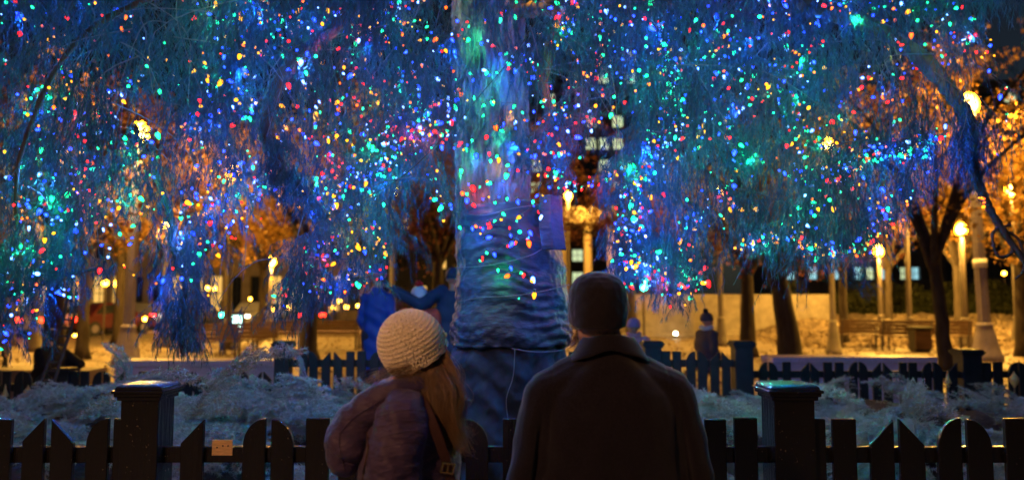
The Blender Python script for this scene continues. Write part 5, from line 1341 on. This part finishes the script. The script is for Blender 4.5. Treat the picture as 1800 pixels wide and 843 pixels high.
# ------------------------------------------------------------------ far people
def figure(label, px, D, ztop, ground_z, fwd, coatm, hatm=None, s=None, coat_len=.55, arms=None, hairm=None, hatkind='beanie', legm=DENIM, lean=(0, 0), scarf=None, stride=0, bulk=1.0, brim=None, pom=None, strap=None):
    H = ztop-ground_z; s = s or H/1.72
    r = empty('person', (PX(px, D), D, ground_z), label=label, cat='person')
    f = Vector((*fwd, 0)).normalized(); rt = f.cross(Vector((0, 0, 1))); lx = Vector((lean[0], lean[1], 0))
    def G(x, y, z): return (rt*x+f*y)*s*1.0 + Vector((0, 0, z*s)) + lx*(z/1.7)**2*s
    hs = min(1.0, .80+.2*s) if s < .85 else s
    hcz = H/s-.125*hs/s
    b = MB(); hcp = G(0, .02, hcz); M, T = head(b, hcp, (f.x, f.y, .05), hs)
    b.capsule(hcp+Vector((0, 0, -.07*hs)), .05*s, G(0, 0, 1.36), .06*s); b.capsule(G(0, 0, 1.28), .075*s, G(0, 0, .95), .08*s)
    arms = arms or [[(-.20, 0, 1.32), (-.26, -.02, 1.08), (-.24, .08, .86)], [(.20, 0, 1.32), (.26, -.02, 1.08), (.24, .08, .86)]]
    for k, a in enumerate(arms):
        w_ = [G(*q) if not isinstance(q, Vector) else q-r.location for q in a]
        b.chain([(w_[0], .045*s), (w_[1], .038*s), (w_[2], .028*s)]); d = (w_[2]-w_[1]).normalized(); hand(b, w_[2], d, d.cross(Vector((0, .3, 1))).normalized() if abs(d.z) < .9 else f, .6, s)
    legs = []
    for k in (-1, 1):
        st_ = k*stride; pl = [G(k*.09, 0, .9), G(k*.095, .04+st_*.5, .5), G(k*.10, st_, .09)]; legs.append(pl)
        b.chain([(pl[0], .08*s), (pl[1], .055*s), (pl[2], .04*s)]); b.capsule(pl[2]+Vector((0, 0, -.04*s)), .035*s, pl[2]+f*.15*s+Vector((0, 0, -.055*s)), .028*s)
    b.build('body', SKIN, r, voxel=.011*max(.7, s), it=1); eyes(T, hs, r)
    b = MB()
    secs = [(.95-coat_len*.75, .235, .17), (.9, .215, .15), (1.05, .205, .145), (1.2, .21, .145), (1.32, .195, .125), (1.39, .13, .10), (1.44, .075, .075)]
    if secs[0][0] > .88: secs[0] = (.80, .21, .15)
    rs = []
    for z, hx_, hy_ in secs:
        rs.append([G(hx_*bulk*math.cos(2*math.pi*q/24), hy_*bulk*math.sin(2*math.pi*q/24), z) for q in range(24)])
    b.rings(rs)
    for a in arms:
        w_ = [G(*q) if not isinstance(q, Vector) else q-r.location for q in a]
        b.chain([(w_[0], .082*s*bulk), (w_[1], .068*s*bulk), (w_[1].lerp(w_[2], .93), .052*s*bulk)])
    b.build('coat', coatm, r, voxel=.014*max(.7, s), it=2, fn=lambda co, no: .010*s*wob(co, 12, px)+.006*s*np.sin(co[:, 2]*38+co[:, 0]*22))
    b = MB()
    for pl in legs: b.chain([(pl[0], .105*s), (pl[1], .075*s), (pl[2], .055*s)])
    b.build('trousers', legm, r, voxel=.015*max(.7, s), it=1)
    for pl in legs:
        b = MB(); b.capsule(pl[2]+Vector((0, 0, -.035*s)), .045*s, pl[2]+f*.15*s+Vector((0, 0, -.05*s)), .036*s); b.capsule(pl[2], .05*s, pl[2]+Vector((0, 0, .08*s)), .055*s); b.build('boot', BOOT, r, voxel=.014*max(.7, s), it=1)
    if hatm:
        b = MB(); u = Vector((0, 0, 1)); rs = []
        for z, k in ((-.012, .090), (.0, .097), (.03, .098), (.065, .092), (.095, .074), (.115, .048), (.125, .012)):
            rs.append([T(k*math.cos(2*math.pi*q/20), -.008+k*1.14*math.sin(2*math.pi*q/20), .01+z) for q in range(20)])
        b.rings(rs); h = b.build('hat', hatm, r, smooth=True)
        if brim:
            b = MB(); rs = []
            for z, k in ((-.03, .094), (-.03, .102), (.012, .104), (.014, .098)): rs.append([T(k*math.cos(2*math.pi*q/20), -.008+k*1.14*math.sin(2*math.pi*q/20), .01+z) for q in range(20)])
            b.rings(rs); b.build('hat_band', brim, h, smooth=True)
        if pom:
            b = MB(); c = T(0, -.02, .155)
            for q in range(26): v = Vector((random.gauss(0, 1), random.gauss(0, 1), random.gauss(0, 1))).normalized()*.03; b.ball(c+v, .016, n=6, m=5)
            b.build('pompom', pom, h, smooth=True)
    if hairm:
        b = MB(); b.ball(T(0, -.026, .032), .084*hs, .094*hs, .096*hs, M=M); b.ball(T(0, -.06, -.03), .06*hs, .055*hs, .06*hs, M=M); b.build('hair', hairm, r, voxel=.009, it=1, fn=lambda co, no: .004*np.sin(co[:, 0]*160+co[:, 1]*90))
    if scarf:
        b = MB(); rs = [G(.085*math.cos(t)*1.15, .085*math.sin(t)*1.2, 1.44+.015*math.sin(2*t)) for t in [2*math.pi*k/16 for k in range(17)]]; b.tube(rs, .042*s, 8); b.build('scarf', scarf, r, voxel=.012, it=1)
    if strap:
        b = MB(); b.tube(smoothline([G(*q) for q in strap], 4), .018*s, 6); b.build('bag_strap', PINKJ, r, smooth=True)
    return r
gz = .36
FD = 8.8
figure('person in long royal blue coat and blue knit hat, back turned, left of family trio', 664, FD, P(0, 464, FD).z, gz, (.12, 1), BLUEJ, BLUEK, coat_len=.62, brim=REDK, bulk=.80, arms=[[(-.15, 0, 1.32), (-.19, -.02, 1.08), (-.16, .10, .86)], [(.15, 0, 1.32), (.19, -.02, 1.08), (.16, .10, .86)]])
figure('child in coral jacket and white banded hat between the two coated figures', 737, FD-.05, P(0, 503, FD).z, gz, (.05, 1), ORNG, WHITEK, coat_len=.3, brim=WHITEK, pom=REDK, bulk=1.25)
# adult with the arm round the others: left arm reaches to the blue coat's shoulder
sh = P(776, 512, FD+.06); el_ = P(738, 536, FD-.17); wr = P(690, 508, FD-.16)
figure('adult in navy hooded jacket, one arm stretched round the shoulders of the others', 797, FD+.08, P(0, 470, FD).z, gz, (-.1, 1), NAVYJ, NAVYJ, coat_len=.35, arms=[[sh, el_, wr], [(.20, 0, 1.32), (.26, -.02, 1.08), (.24, .08, .86)]], bulk=1.08)
figure('person in black coat with dark hair, pale bag strap over the shoulder, head in profile', 98, 11.6, P(0, 577, 11.6).z, -.35, (-.93, .25), BLACKJ, hairm=mat('dark_hair', (.02, .015, .015), .5), coat_len=.4, bulk=1.35, lean=(-.03, 0), arms=[[(-.20, 0, 1.32), (-.28, -.16, 1.12), (-.2, .12, .98)], [(.20, 0, 1.32), (.30, -.28, 1.12), (.22, .0, .95)]], strap=[(.08, .07, 1.46), (.16, .03, 1.42), (.20, -.10, 1.30), (.22, -.13, 1.1)])
figure('walker in dark patterned pompom hat, grey scarf and charcoal coat before the concrete wall', 1240, 11.8, P(0, 549, 11.8).z, 0, (.9, .35), GREYJ, GREYJ, coat_len=.4, scarf=WHITEK, pom=BLACKJ, bulk=1.15, stride=.12)
figure('child in pale pink jacket and lilac hat just right of the beanie', 1113, 10.6, P(0, 559, 10.6).z, 0, (-.5, -.8), PINKJ, LILAC, coat_len=.3, bulk=1.2, scarf=PINKJ)
figure('small child in dark clothes walking on the plaza at the left edge', 16, 17.5, P(0, 590, 17.5).z, 0, (.9, .2), mat('blue_grey_cloth', (.04, .04, .10), .8), mat('blue_grey_knit', (.05, .05, .14), .8), coat_len=.3, bulk=1.1, stride=.14)
